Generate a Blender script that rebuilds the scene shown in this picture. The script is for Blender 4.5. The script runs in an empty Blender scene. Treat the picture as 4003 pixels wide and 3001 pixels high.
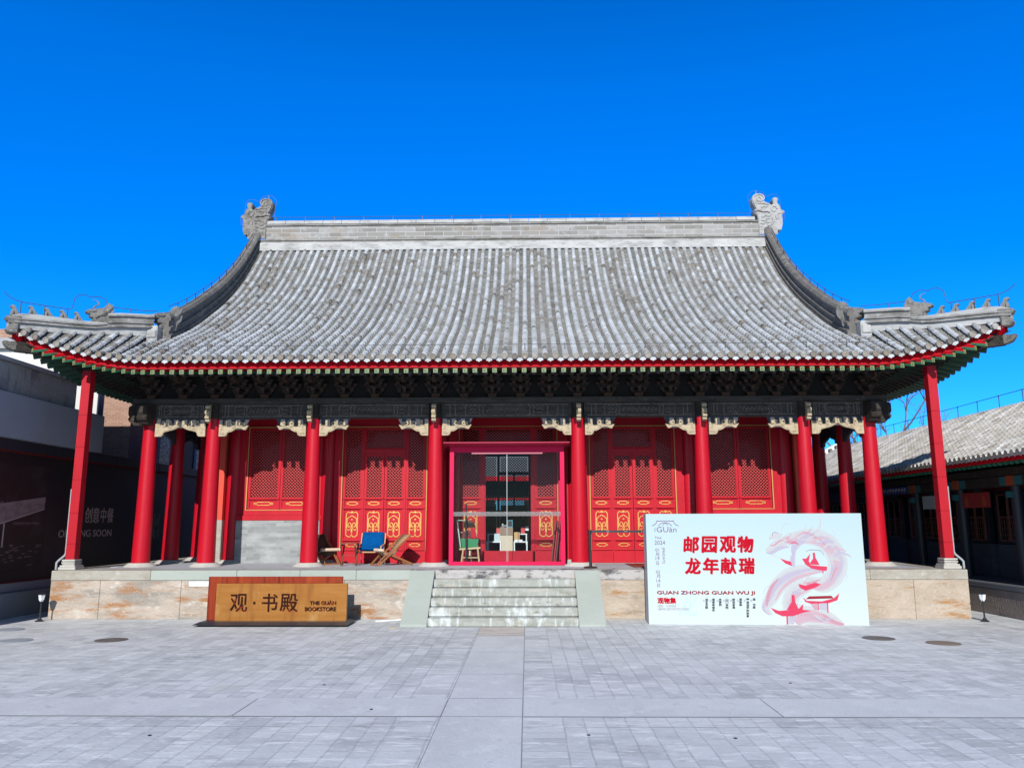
import bpy, bmesh, math, random
import numpy as np
from mathutils import Vector, Matrix
R = random.Random(7)
rad = math.radians
PI = math.pi
sc = bpy.context.scene
COL = sc.collection

# ------------------------------------------------------------------ camera
cd = bpy.data.cameras.new('camera')
cam = bpy.data.objects.new('camera', cd)
COL.objects.link(cam)
PITCH, YAW, ROLL = rad(10.0044), rad(-1.0639), rad(-0.1383)
fw = Vector((math.sin(YAW), math.cos(YAW), 0)); rt = Vector((math.cos(YAW), -math.sin(YAW), 0)); up = Vector((0, 0, 1))
fw2 = math.cos(PITCH) * fw + math.sin(PITCH) * up
up2 = -math.sin(PITCH) * fw + math.cos(PITCH) * up
rt3 = math.cos(ROLL) * rt + math.sin(ROLL) * up2
up3 = -math.sin(ROLL) * rt + math.cos(ROLL) * up2
M = Matrix((rt3, up3, -fw2)).transposed().to_4x4()
M.translation = Vector((0.4828, -17.1961, 1.9607))
cam.matrix_world = M
cd.sensor_fit = 'HORIZONTAL'; cd.sensor_width = 36.0
cd.lens = 36.0 * 3100.1 / 4003.0
cd.clip_end = 2000
sc.camera = cam

# ------------------------------------------------------------------ world, sun, exposure
SUN_EL, SUN_AZ = rad(28.7), rad(185.2)
w = bpy.data.worlds.new('World'); sc.world = w; w.use_nodes = True
nt = w.node_tree; nt.nodes.clear()
sky = nt.nodes.new('ShaderNodeTexSky'); sky.sky_type = 'NISHITA'; sky.sun_disc = False
sky.sun_elevation = SUN_EL; sky.sun_rotation = SUN_AZ
sky.air_density = 1.0; sky.dust_density = 0.0; sky.ozone_density = 4.0; sky.altitude = 2500
hs = nt.nodes.new('ShaderNodeHueSaturation'); hs.inputs['Saturation'].default_value = 1.55; hs.inputs['Value'].default_value = 1.0
tint = nt.nodes.new('ShaderNodeMix'); tint.data_type = 'RGBA'; tint.blend_type = 'MULTIPLY'; tint.inputs[0].default_value = 1.0
tint.inputs[7].default_value = (0.38, 1.43, 2.2, 1)
bg = nt.nodes.new('ShaderNodeBackground'); bg.inputs['Strength'].default_value = 0.128
wo = nt.nodes.new('ShaderNodeOutputWorld')
gm = nt.nodes.new('ShaderNodeGamma'); gm.inputs['Gamma'].default_value = 0.78
nt.links.new(sky.outputs[0], gm.inputs['Color']); nt.links.new(gm.outputs[0], hs.inputs['Color']); nt.links.new(hs.outputs[0], tint.inputs[6])
tcw = nt.nodes.new('ShaderNodeTexCoord'); sxw = nt.nodes.new('ShaderNodeSeparateXYZ'); nt.links.new(tcw.outputs['Generated'], sxw.inputs[0])
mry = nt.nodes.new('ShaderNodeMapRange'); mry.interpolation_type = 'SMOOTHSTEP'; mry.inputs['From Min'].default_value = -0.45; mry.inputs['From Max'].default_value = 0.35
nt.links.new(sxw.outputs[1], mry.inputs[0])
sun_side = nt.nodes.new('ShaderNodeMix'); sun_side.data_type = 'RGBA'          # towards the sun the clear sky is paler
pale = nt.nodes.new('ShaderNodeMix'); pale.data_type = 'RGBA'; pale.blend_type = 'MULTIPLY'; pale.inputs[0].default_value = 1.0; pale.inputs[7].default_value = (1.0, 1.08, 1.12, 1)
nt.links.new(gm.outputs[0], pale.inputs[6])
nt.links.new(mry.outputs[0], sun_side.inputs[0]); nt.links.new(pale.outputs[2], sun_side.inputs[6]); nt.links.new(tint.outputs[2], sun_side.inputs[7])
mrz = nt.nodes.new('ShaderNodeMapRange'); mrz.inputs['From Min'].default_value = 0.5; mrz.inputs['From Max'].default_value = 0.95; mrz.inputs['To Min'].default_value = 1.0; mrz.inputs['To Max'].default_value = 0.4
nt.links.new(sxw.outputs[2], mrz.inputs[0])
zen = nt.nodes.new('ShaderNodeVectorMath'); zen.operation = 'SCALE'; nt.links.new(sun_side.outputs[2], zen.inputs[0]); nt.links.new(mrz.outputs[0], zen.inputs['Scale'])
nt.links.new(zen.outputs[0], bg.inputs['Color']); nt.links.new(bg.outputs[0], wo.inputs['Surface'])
sl = bpy.data.lights.new('sun', 'SUN'); sl.energy = 4.0; sl.angle = rad(0.5); sl.color = (1.0, 0.945, 0.865)
so = bpy.data.objects.new('sun', sl); COL.objects.link(so)
so.rotation_euler = Vector((0.0905, 1.0, -0.55)).to_track_quat('-Z', 'Y').to_euler()
so.location = (-3, -30, 25)
sc.view_settings.view_transform = 'Standard'; sc.view_settings.look = 'None'
sc.view_settings.exposure = 0.35; sc.view_settings.gamma = 1.0
sc.render.engine = 'CYCLES'
sc.cycles.max_bounces = 8; sc.cycles.diffuse_bounces = 1; sc.cycles.glossy_bounces = 3; sc.cycles.transparent_max_bounces = 48
sc.cycles.use_denoising = True

# ------------------------------------------------------------------ materials
MATS = {}
def mat(name, col, rough=0.7, metal=0.0, var=(), bump=None, attr=None, spec=0.5, emit=None):
    """principled material; var = list of (scale xyz, colour, lo, hi, detail) noise layers; bump=(scale, dist)"""
    m = bpy.data.materials.new(name); m.use_nodes = True
    n = m.node_tree.nodes; l = m.node_tree.links
    p = n['Principled BSDF']
    p.inputs['Roughness'].default_value = rough; p.inputs['Metallic'].default_value = metal
    p.inputs['Specular IOR Level'].default_value = spec
    tc = n.new('ShaderNodeTexCoord')
    cur = None
    def rgb(c):
        r = n.new('ShaderNodeRGB'); r.outputs[0].default_value = (*c, 1); return r.outputs[0]
    cur = rgb(col)
    if attr:
        at = n.new('ShaderNodeAttribute'); at.attribute_name = 'rnd'
        cr = n.new('ShaderNodeValToRGB'); cr.color_ramp.interpolation = 'LINEAR'
        els = cr.color_ramp.elements
        while len(els) < len(attr): els.new(0.5)
        for e, (pos, c) in zip(els, attr): e.position = pos; e.color = (*c, 1)
        l.new(at.outputs['Fac'], cr.inputs[0]); cur = cr.outputs[0]
    for (s, c, lo, hi, det) in var:
        mp = n.new('ShaderNodeMapping'); mp.inputs['Scale'].default_value = s if hasattr(s, '__len__') else (s, s, s)
        l.new(tc.outputs['Object'], mp.inputs[0])
        nz = n.new('ShaderNodeTexNoise'); nz.inputs['Scale'].default_value = 1.0; nz.inputs['Detail'].default_value = det
        nz.inputs['Roughness'].default_value = 0.65
        l.new(mp.outputs[0], nz.inputs['Vector'])
        mr = n.new('ShaderNodeMapRange'); mr.inputs['From Min'].default_value = lo; mr.inputs['From Max'].default_value = hi
        l.new(nz.outputs['Fac'], mr.inputs[0])
        mx = n.new('ShaderNodeMix'); mx.data_type = 'RGBA'
        l.new(mr.outputs[0], mx.inputs[0]); l.new(cur, mx.inputs[6]); mx.inputs[7].default_value = (*c, 1)
        cur = mx.outputs[2]
    l.new(cur, p.inputs['Base Color'])
    if bump:
        nz = n.new('ShaderNodeTexNoise'); nz.inputs['Scale'].default_value = bump[0]; nz.inputs['Detail'].default_value = 6
        l.new(tc.outputs['Object'], nz.inputs['Vector'])
        b = n.new('ShaderNodeBump'); b.inputs['Distance'].default_value = bump[1]; b.inputs['Strength'].default_value = 1.0
        l.new(nz.outputs['Fac'], b.inputs['Height']); l.new(b.outputs[0], p.inputs['Normal'])
    if emit:
        p.inputs['Emission Color'].default_value = (*col, 1); p.inputs['Emission Strength'].default_value = emit
    MATS[name] = m
    return m

def brickmat(name, c1, c2, mortar, bw, bh, ms, axes, var=(), rough=0.85, bumpd=0.004, offset=0.5, vmax=0.6, warp=0.02):
    """brick texture on object coordinates; axes = which object axes become brick u, v"""
    m = mat(name, c1, rough, var=())
    n = m.node_tree.nodes; l = m.node_tree.links; p = n['Principled BSDF']
    tc = n.new('ShaderNodeTexCoord'); sx = n.new('ShaderNodeSeparateXYZ'); cx = n.new('ShaderNodeCombineXYZ')
    l.new(tc.outputs['Object'], sx.inputs[0])
    l.new(sx.outputs[axes[0]], cx.inputs[0]); l.new(sx.outputs[axes[1]], cx.inputs[1])
    b = n.new('ShaderNodeTexBrick'); b.inputs['Scale'].default_value = 1; b.offset = offset
    b.inputs['Brick Width'].default_value = bw; b.inputs['Row Height'].default_value = bh; b.inputs['Mortar Size'].default_value = ms
    b.inputs['Mortar Smooth'].default_value = 0.3; b.inputs['Bias'].default_value = 0.0
    b.inputs['Color1'].default_value = (*c1, 1); b.inputs['Color2'].default_value = (*c2, 1); b.inputs['Mortar'].default_value = (*mortar, 1)
    # slightly wavy joints
    nz0 = n.new('ShaderNodeTexNoise'); nz0.inputs['Scale'].default_value = 3.0; l.new(cx.outputs[0], nz0.inputs['Vector'])
    mxv = n.new('ShaderNodeMix'); mxv.data_type = 'VECTOR'; mxv.inputs[0].default_value = warp
    l.new(cx.outputs[0], mxv.inputs[4]); l.new(nz0.outputs['Color'], mxv.inputs[5])
    l.new(mxv.outputs[1], b.inputs['Vector'])
    cur = b.outputs['Color']
    for (s, c, lo, hi, det) in var:
        mp = n.new('ShaderNodeMapping'); mp.inputs['Scale'].default_value = s if hasattr(s, '__len__') else (s, s, s)
        l.new(tc.outputs['Object'], mp.inputs[0])
        nz = n.new('ShaderNodeTexNoise'); nz.inputs['Scale'].default_value = 1.0; nz.inputs['Detail'].default_value = det; nz.inputs['Roughness'].default_value = 0.65
        l.new(mp.outputs[0], nz.inputs['Vector'])
        mr = n.new('ShaderNodeMapRange'); mr.inputs['From Min'].default_value = lo; mr.inputs['From Max'].default_value = hi; mr.inputs['To Max'].default_value = vmax
        l.new(nz.outputs['Fac'], mr.inputs[0])
        mx = n.new('ShaderNodeMix'); mx.data_type = 'RGBA'
        l.new(mr.outputs[0], mx.inputs[0]); l.new(cur, mx.inputs[6]); mx.inputs[7].default_value = (*c, 1)
        cur = mx.outputs[2]
    l.new(cur, p.inputs['Base Color'])
    inv = n.new('ShaderNodeMath'); inv.operation = 'SUBTRACT'; inv.inputs[0].default_value = 1.0
    l.new(b.outputs['Fac'], inv.inputs[1])
    nz = n.new('ShaderNodeTexNoise'); nz.inputs['Scale'].default_value = 25; nz.inputs['Detail'].default_value = 5
    l.new(tc.outputs['Object'], nz.inputs['Vector'])
    ad = n.new('ShaderNodeMath'); ad.operation = 'MULTIPLY_ADD'; ad.inputs[1].default_value = 0.5
    l.new(nz.outputs['Fac'], ad.inputs[0]); l.new(inv.outputs[0], ad.inputs[2])
    bp = n.new('ShaderNodeBump'); bp.inputs['Distance'].default_value = bumpd
    l.new(ad.outputs[0], bp.inputs['Height']); l.new(bp.outputs[0], p.inputs['Normal'])
    return m

RED = mat('red_lacquer', (0.46, 0.006, 0.020), 0.36, spec=0.3, var=[((3, 3, .7), (0.44, 0.007, 0.019), .45, .70, 5), ((14, 14, 1.0), (0.51, 0.016, 0.030), .55, .74, 6), ((5, 5, 9), (0.36, 0.012, 0.018), .66, .76, 6)], bump=(5, .004))
REDB = mat('red_board', (0.49, 0.010, 0.025), 0.45, spec=0.22, var=[((2, 2, 2), (0.42, 0.009, 0.021), .42, .66, 6), ((16, 16, 3), (0.55, 0.022, 0.034), .58, .76, 5)], bump=(9, .0015))
REDWALL = mat('orange_red_plaster', (0.66, 0.07, 0.04), 0.75)
REDBR = mat('eave_red', (0.45, 0.0025, 0.011), 0.6, spec=0.12)
LATT = mat('lattice_red', (0.66, 0.075, 0.075), 0.5, spec=0.2)
STEELRED = mat('red_steel', (0.41, 0.010, 0.022), 0.5, spec=0.25, var=[((4, 4, 1), (0.47, 0.015, 0.028), .5, .8, 5)], bump=(12, .0015))
PINKRED = mat('pink_red_frame', (0.64, 0.005, 0.072), 0.5, spec=0.2)
GOLD = mat('gold_leaf', (0.80, 0.50, 0.13), 0.3, metal=0.45, var=[((18, 18, 18), (0.52, 0.27, 0.06), .52, .70, 5), ((30, 30, 30), (0.90, 0.72, 0.36), .60, .76, 4)])
GOLDP = mat('gold_trim', (0.52, 0.29, 0.10), 0.55, spec=0.15)
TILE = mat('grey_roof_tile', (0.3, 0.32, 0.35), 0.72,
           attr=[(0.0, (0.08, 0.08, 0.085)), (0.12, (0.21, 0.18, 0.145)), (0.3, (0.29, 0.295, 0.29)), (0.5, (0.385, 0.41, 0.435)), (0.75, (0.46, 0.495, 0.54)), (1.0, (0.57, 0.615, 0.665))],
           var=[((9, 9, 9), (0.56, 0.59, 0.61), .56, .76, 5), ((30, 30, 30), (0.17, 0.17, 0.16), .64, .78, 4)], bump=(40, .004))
PAN = mat('pan_tile', (0.26, 0.27, 0.29), 0.85, attr=[(0, (0.09, 0.09, 0.085)), (0.5, (0.16, 0.16, 0.155)), (1.0, (0.27, 0.275, 0.275))], var=[((10, 10, 10), (0.30, 0.31, 0.315), .56, .76, 5)])
RIDGE = mat('ridge_stone', (0.25, 0.25, 0.245), 0.8, var=[((1.2, 3, 4), (0.15, 0.145, 0.135), .45, .60, 7), ((6, 6, 6), (0.40, 0.41, 0.42), .55, .75, 5), ((2, 2, 2), (0.34, 0.29, 0.22), .62, .75, 5)], bump=(18, .008))
PLASTER = mat('ridge_plaster', (0.40, 0.415, 0.42), 0.8, var=[((2, 2, 5), (0.24, 0.245, 0.25), .46, .64, 7), ((.8, .8, 2), (0.46, 0.475, 0.48), .52, .66, 5)], bump=(14, .006))
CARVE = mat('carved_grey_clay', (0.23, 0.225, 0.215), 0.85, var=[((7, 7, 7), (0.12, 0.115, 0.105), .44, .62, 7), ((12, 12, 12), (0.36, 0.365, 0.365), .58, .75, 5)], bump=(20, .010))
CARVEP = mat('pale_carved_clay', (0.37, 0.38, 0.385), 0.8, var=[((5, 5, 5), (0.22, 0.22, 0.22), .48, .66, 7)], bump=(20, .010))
CARVED_DK = mat('weathered_dark_carving', (0.15, 0.145, 0.125), 0.85, var=[((9, 9, 9), (0.07, 0.068, 0.06), .46, .64, 6), ((14, 14, 14), (0.26, 0.255, 0.23), .58, .74, 5)], bump=(20, .012))
VRIDGE = mat('dark_ridge_stone', (0.13, 0.125, 0.12), 0.85, var=[((3, 3, 3), (0.22, 0.215, 0.21), .5, .7, 6), ((8, 8, 8), (0.07, 0.068, 0.065), .5, .7, 5)], bump=(18, .012))
RPANEL = brickmat('ridge_brick', (0.19, 0.185, 0.175), (0.30, 0.30, 0.30), (0.42, 0.43, 0.44), 0.62, 0.15, 0.012, (0, 2),
                  var=[((2.5, 2.5, 4), (0.42, 0.44, 0.46), .54, .70, 6), ((1.6, 1, 3), (0.26, 0.20, 0.14), .54, .70, 5)])
DARKWOOD = mat('shade_dark_carved_wood', (0.024, 0.019, 0.016), 0.8, var=[((5, 5, 9), (0.055, 0.042, 0.030), .5, .7, 5)], bump=(20, .01))  # dark wood, blackened to paint in the shade under the eaves
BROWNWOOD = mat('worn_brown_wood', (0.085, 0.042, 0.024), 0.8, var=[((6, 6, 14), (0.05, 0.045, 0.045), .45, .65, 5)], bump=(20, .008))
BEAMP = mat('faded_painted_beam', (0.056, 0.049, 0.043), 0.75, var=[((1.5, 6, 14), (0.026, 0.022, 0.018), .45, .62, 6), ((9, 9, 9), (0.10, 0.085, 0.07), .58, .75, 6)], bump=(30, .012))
BEAML = mat('faded_paint_line', (0.20, 0.18, 0.155), 0.75, var=[((12, 12, 12), (0.05, 0.055, 0.06), .45, .65, 5)], bump=(30, .008))
BRACE = mat('bleached_carved_wood', (0.45, 0.375, 0.26), 0.85, var=[((9, 9, 9), (0.28, 0.22, 0.14), .46, .66, 6), ((22, 22, 22), (0.56, 0.50, 0.38), .55, .75, 4)], bump=(22, .02))
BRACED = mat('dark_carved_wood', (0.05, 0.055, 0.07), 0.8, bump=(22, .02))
GREENP = mat('eave_green', (0.02, 0.14, 0.075), 0.55)
RAFG = mat('rafter_gold_green', (0.34, 0.36, 0.12), 0.5)
RAFD = mat('rafter_dark_green', (0.03, 0.085, 0.05), 0.6)
RAFC = mat('round_rafter_end', (0.14, 0.075, 0.12), 0.6)
SOFF = mat('soffit_shade_black', (0.018, 0.017, 0.016), 0.9)  # near-black, deep shade under eaves and indoors put into the colour
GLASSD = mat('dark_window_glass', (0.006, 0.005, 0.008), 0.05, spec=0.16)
BRICKG = brickmat('grey_wall_brick', (0.20, 0.215, 0.225), (0.34, 0.36, 0.37), (0.37, 0.39, 0.40), 0.36, 0.082, 0.004, (0, 2),
                  var=[((1.3, 1, 5), (0.20, 0.215, 0.22), .5, .66, 6), ((1.6, 1, 2.4), (0.42, 0.45, 0.465), .5, .68, 5)], bumpd=.002)
STONEW = mat('weathered_sandstone', (0.37, 0.325, 0.28), 0.85,
             var=[((1.0, 1, 3.5), (0.46, 0.40, 0.345), .42, .60, 7), ((.7, 1, 3.2), (0.27, 0.25, 0.225), .50, .62, 7), ((0.9, 1, 4.2), (0.33, 0.165, 0.075), .515, .63, 9), ((2.5, 1, 5), (0.54, 0.50, 0.46), .57, .66, 8), ((20, 20, 20), (0.60, 0.56, 0.50), .60, .75, 6), ((26, 26, 26), (0.18, 0.15, 0.12), .64, .76, 4)], bump=(24, .02))
STONET = mat('tan_sandstone', (0.39, 0.325, 0.26), 0.85,
             var=[((1.4, 1, 2.2), (0.46, 0.39, 0.325), .42, .62, 7), ((1.2, 1, 4.0), (0.28, 0.235, 0.185), .53, .68, 7), ((14, 14, 18), (0.50, 0.445, 0.38), .56, .70, 6), ((0.9, 1, 5), (0.34, 0.18, 0.07), .57, .66, 6), ((1.8, 1, 1.4), (0.56, 0.53, 0.49), .60, .70, 7), ((22, 22, 22), (0.16, 0.13, 0.10), .64, .76, 4)], bump=(24, .018))
STONEC = mat('weathered_cap_stone', (0.36, 0.35, 0.315), 0.85, var=[((1.2, 1, 3), (0.28, 0.25, 0.20), .46, .64, 7), ((5, 5, 8), (0.45, 0.445, 0.41), .53, .70, 6), ((22, 22, 22), (0.17, 0.15, 0.12), .64, .76, 4)], bump=(24, .012))
STONEG = mat('pale_green_slab', (0.34, 0.385, 0.36), 0.7, var=[((1.5, 1, 3), (0.37, 0.415, 0.39), .45, .68, 5), ((6, 6, 8), (0.30, 0.345, 0.315), .58, .74, 6)], bump=(40, .003))
STONES = mat('worn_step_stone', (0.345, 0.365, 0.345), 0.75, var=[((2.2, 1, 6), (0.26, 0.28, 0.255), .42, .60, 8), ((3.5, 1, 2.0), (0.54, 0.59, 0.61), .53, .63, 9), ((11, 2, 1.4), (0.52, 0.57, 0.585), .56, .66, 7), ((5, 1, 14), (0.22, 0.22, 0.18), .57, .68, 7), ((1.3, 1, 9), (0.42, 0.40, 0.35), .58, .70, 6)], bump=(30, .006))
STONEB = mat('mould_spotted_stone', (0.42, 0.41, 0.41), 0.85, var=[((2.5, 2, 5), (0.09, 0.09, 0.095), .48, .58, 9), ((25, 25, 25), (0.55, 0.54, 0.52), .60, .72, 5)], bump=(24, .015))
FLOORM = mat('porch_paving', (0.40, 0.43, 0.48), 0.8, var=[((1, 3, 1), (0.39, 0.42, 0.48), .45, .68, 6)], bump=(24, .004))
BASEST = mat('column_base_stone', (0.45, 0.45, 0.43), 0.85, var=[((8, 8, 8), (0.56, 0.54, 0.50), .48, .7, 6), ((5, 5, 5), (0.34, 0.33, 0.31), .6, .74, 6)], bump=(26, .01))
WHITEST = mat('white_repair_mortar', (0.70, 0.74, 0.78), 0.8, bump=(30, .01))
# ground: grey brick paving, courses running towards the hall
GVAR = [((0.4, 0.5, 1), (0.62, 0.655, 0.695), .40, .60, 6), ((1.2, 3.0, 1), (0.35, 0.375, 0.40), .53, .66, 9), ((2.4, 7.0, 1), (0.78, 0.815, 0.85), .54, .62, 10), ((9, 26, 1), (0.80, 0.83, 0.865), .56, .68, 7), ((6, 9, 1), (0.33, 0.35, 0.36), .60, .70, 8), ((1.0, 0.8, 1), (0.50, 0.52, 0.49), .60, .72, 6)]
PAVE = brickmat('brick_paving', (0.40, 0.43, 0.465), (0.60, 0.635, 0.675), (0.46, 0.49, 0.52), 0.42, 0.205, 0.006, (1, 0), var=GVAR, bumpd=.010, vmax=.70, warp=.035)
PAVEX = brickmat('brick_paving_edge', (0.42, 0.45, 0.485), (0.61, 0.645, 0.685), (0.47, 0.50, 0.53), 0.42, 0.205, 0.006, (0, 1), var=GVAR, bumpd=.010, offset=0.0, vmax=.70, warp=.035)
PATHM = mat('smooth_stone_slab', (0.61, 0.645, 0.685), 0.8, var=[((0.8, 0.6, 1), (0.54, 0.57, 0.605), .44, .62, 8), ((3, 2, 1), (0.67, 0.705, 0.745), .54, .68, 8), ((6, 5, 7), (0.49, 0.515, 0.54), .58, .70, 8), ((60, 60, 60), (0.46, 0.48, 0.49), .56, .70, 3)], bump=(45, .005))
PATHW = mat('worn_pale_slab', (0.58, 0.55, 0.51), 0.85, var=[((2, 6, 1), (0.42, 0.38, 0.36), .48, .64, 7), ((10, 14, 1), (0.62, 0.63, 0.64), .55, .72, 6)], bump=(40, .006))
JOINT = mat('dark_joint', (0.25, 0.275, 0.31), 0.9)
IRON = mat('cast_iron', (0.11, 0.105, 0.11), 0.6, var=[((30, 30, 30), (0.20, 0.17, 0.14), .5, .7, 4)], bump=(60, .01))
BRASS = mat('brushed_brass', (0.32, 0.13, 0.024), 0.42, metal=0.3, spec=0.3, var=[((0.8, 1, 9), (0.37, 0.175, 0.045), .45, .70, 6), ((5, 1, .8), (0.25, 0.095, 0.018), .50, .68, 6), ((2.2, 1, 2.0), (0.42, 0.235, 0.085), .58, .75, 5)])
WOODR = mat('red_wood', (0.25, 0.030, 0.007), 0.55, spec=0.2, var=[((14, 14, 1.2), (0.11, 0.012, 0.004), .50, .64, 6), ((3, 3, .6), (0.33, 0.055, 0.012), .52, .72, 4)])
BLACK = mat('black_metal', (0.018, 0.020, 0.024), 0.45)
NAVY = mat('dark_navy_metal', (0.02, 0.028, 0.04), 0.4)
CUT = mat('cut_letter', (0.028, 0.008, 0.005), 0.8, spec=0.1, var=[((5, 1, 9), (0.22, 0.03, 0.012), .56, .66, 4)])
TEAK = mat('teak_wood', (0.33, 0.13, 0.05), 0.5, var=[((25, 25, 3), (0.22, 0.08, 0.03), .5, .7, 4)])
TEAKD = mat('dark_teak', (0.15, 0.045, 0.022), 0.55, var=[((25, 25, 3), (0.09, 0.028, 0.015), .5, .7, 4)])
BIRCH = mat('pale_wood', (0.62, 0.46, 0.26), 0.5)
WEAVE = mat('tan_mesh_cloth', (0.46, 0.30, 0.19), 0.8, var=[((60, 60, 60), (0.34, 0.20, 0.12), .45, .65, 2)])
CREAM = mat('cream_roll', (0.72, 0.55, 0.42), 0.8)
BLUE = mat('blue_cushion', (0.0, 0.075, 0.27), 0.95, spec=0.1, var=[((6, 6, 6), (0.0, 0.055, 0.21), .5, .75, 4)], bump=(9, .02))
CHROME = mat('grey_steel', (0.45, 0.47, 0.5), 0.35, metal=0.6)
WHITEC = mat('white_cloth', (0.80, 0.82, 0.85), 0.8)
WHITEP = mat('white_paint', (0.78, 0.82, 0.84), 0.6)
GREENB = mat('green_board', (0.02, 0.22, 0.08), 0.6)
BLKP = mat('black_hoarding', (0.012, 0.013, 0.016), 0.45, var=[((.4, .4, .4), (0.022, 0.020, 0.024), .4, .7, 3)])
HTEXT = mat('hoarding_lettering', (0.50, 0.38, 0.36), 0.6)
CANOPY = mat('slate_blue_cladding', (0.28, 0.33, 0.40), 0.5, var=[((.5, .25, .5), (0.245, 0.29, 0.35), .4, .7, 3)])
CONCR = mat('stained_concrete', (0.28, 0.30, 0.31), 0.9, var=[((4, 2.5, .7), (0.09, 0.10, 0.11), .52, .66, 7), ((2, 1, 3), (0.27, 0.27, 0.26), .55, .72, 6)], bump=(14, .02))
WHITEB = mat('white_building_paint', (0.60, 0.61, 0.60), 0.8)
GREYT = mat('grey_trim', (0.30, 0.32, 0.35), 0.6)
BRICKR = brickmat('red_brick', (0.29, 0.165, 0.115), (0.40, 0.235, 0.17), (0.40, 0.31, 0.25), 0.21, 0.066, 0.009, (0, 2), var=[((2, 2, 5), (0.36, 0.19, 0.13), .55, .7, 5)])
BRICKS = brickmat('red_brick_shaded', (0.20, 0.10, 0.065), (0.27, 0.14, 0.09), (0.24, 0.17, 0.13), 0.21, 0.066, 0.009, (1, 2), var=[((2, 2, 5), (0.30, 0.17, 0.12), .55, .7, 5)])  # darker copy of the red brick, side wall shade painted in
WINB = mat('blue_window_frame', (0.03, 0.07, 0.16), 0.5)
WINR = mat('pane_painted_reflection', (0.42, 0.47, 0.46), 0.15, var=[((3, 9, 12), (0.10, 0.13, 0.15), .48, .54, 3)])  # wavy light and dark reflections painted into the pane colour
BLUEBK = mat('blue_black_paint', (0.018, 0.024, 0.034), 0.45)
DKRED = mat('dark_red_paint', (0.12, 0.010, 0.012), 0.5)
PBLUE = mat('painted_blue', (0.02, 0.035, 0.22), 0.6)
PTEAL = mat('painted_teal', (0.02, 0.14, 0.15), 0.6)
PORANGE = mat('painted_orange', (0.38, 0.07, 0.02), 0.6)
PLINTH = mat('side_plinth_stone', (0.24, 0.20, 0.18), 0.85, var=[((1, 1.2, 4), (0.17, 0.15, 0.145), .45, .65, 6)], bump=(20, .02))
DKBRICK = mat('dark_sill_brick', (0.085, 0.095, 0.115), 0.85, var=[((1, 1, 5), (0.11, 0.12, 0.14), .45, .65, 5)])
TILE2 = mat('side_roof_tile', (0.3, 0.3, 0.3), 0.8, attr=[(0, (0.22, 0.21, 0.19)), (0.35, (0.36, 0.34, 0.30)), (0.7, (0.46, 0.45, 0.42)), (1, (0.60, 0.61, 0.61))], var=[((3, 3, 3), (0.46, 0.47, 0.48), .5, .7, 5)])
BARK = mat('bare_bark', (0.17, 0.135, 0.125), 0.9)
GREYPIPE = mat('grey_pipe', (0.33, 0.36, 0.39), 0.45)
WIRE = mat('lightning_wire', (0.05, 0.055, 0.065), 0.5)
PCREAM = mat('cream_laminate', (0.62, 0.53, 0.40), 0.5)
PBROWN = mat('shaded_counter_brown', (0.30, 0.21, 0.15), 0.5, var=[((30, 30, 3), (0.22, 0.15, 0.10), .5, .7, 3)])
LAMPG = mat('milky_lamp_glass', (0.75, 0.80, 0.86), 0.35)

# clear glass: fresnel mix of transparent and glossy
def glassmat(name, tint=(0.93, 0.95, 0.96), refl=1.0, frost=0.0):
    m = bpy.data.materials.new(name); m.use_nodes = True
    n = m.node_tree.nodes; l = m.node_tree.links; n.clear()
    o = n.new('ShaderNodeOutputMaterial'); t = n.new('ShaderNodeBsdfTransparent'); t.inputs[0].default_value = (*tint, 1)
    g = n.new('ShaderNodeBsdfGlossy'); g.inputs['Roughness'].default_value = 0.02
    f = n.new('ShaderNodeFresnel'); f.inputs[0].default_value = 1.22
    mx = n.new('ShaderNodeMixShader'); l.new(f.outputs[0], mx.inputs[0]); l.new(t.outputs[0], mx.inputs[1]); l.new(g.outputs[0], mx.inputs[2])
    out = mx.outputs[0]
    if frost:
        d = n.new('ShaderNodeBsdfDiffuse'); d.inputs[0].default_value = (0.36, 0.37, 0.38, 1)
        m2 = n.new('ShaderNodeMixShader'); m2.inputs[0].default_value = frost
        l.new(out, m2.inputs[1]); l.new(d.outputs[0], m2.inputs[2]); out = m2.outputs[0]
    l.new(out, o.inputs[0]); return m
GLASS = glassmat('clear_glass')
FROST = glassmat('frosted_band', frost=0.34)

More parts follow.
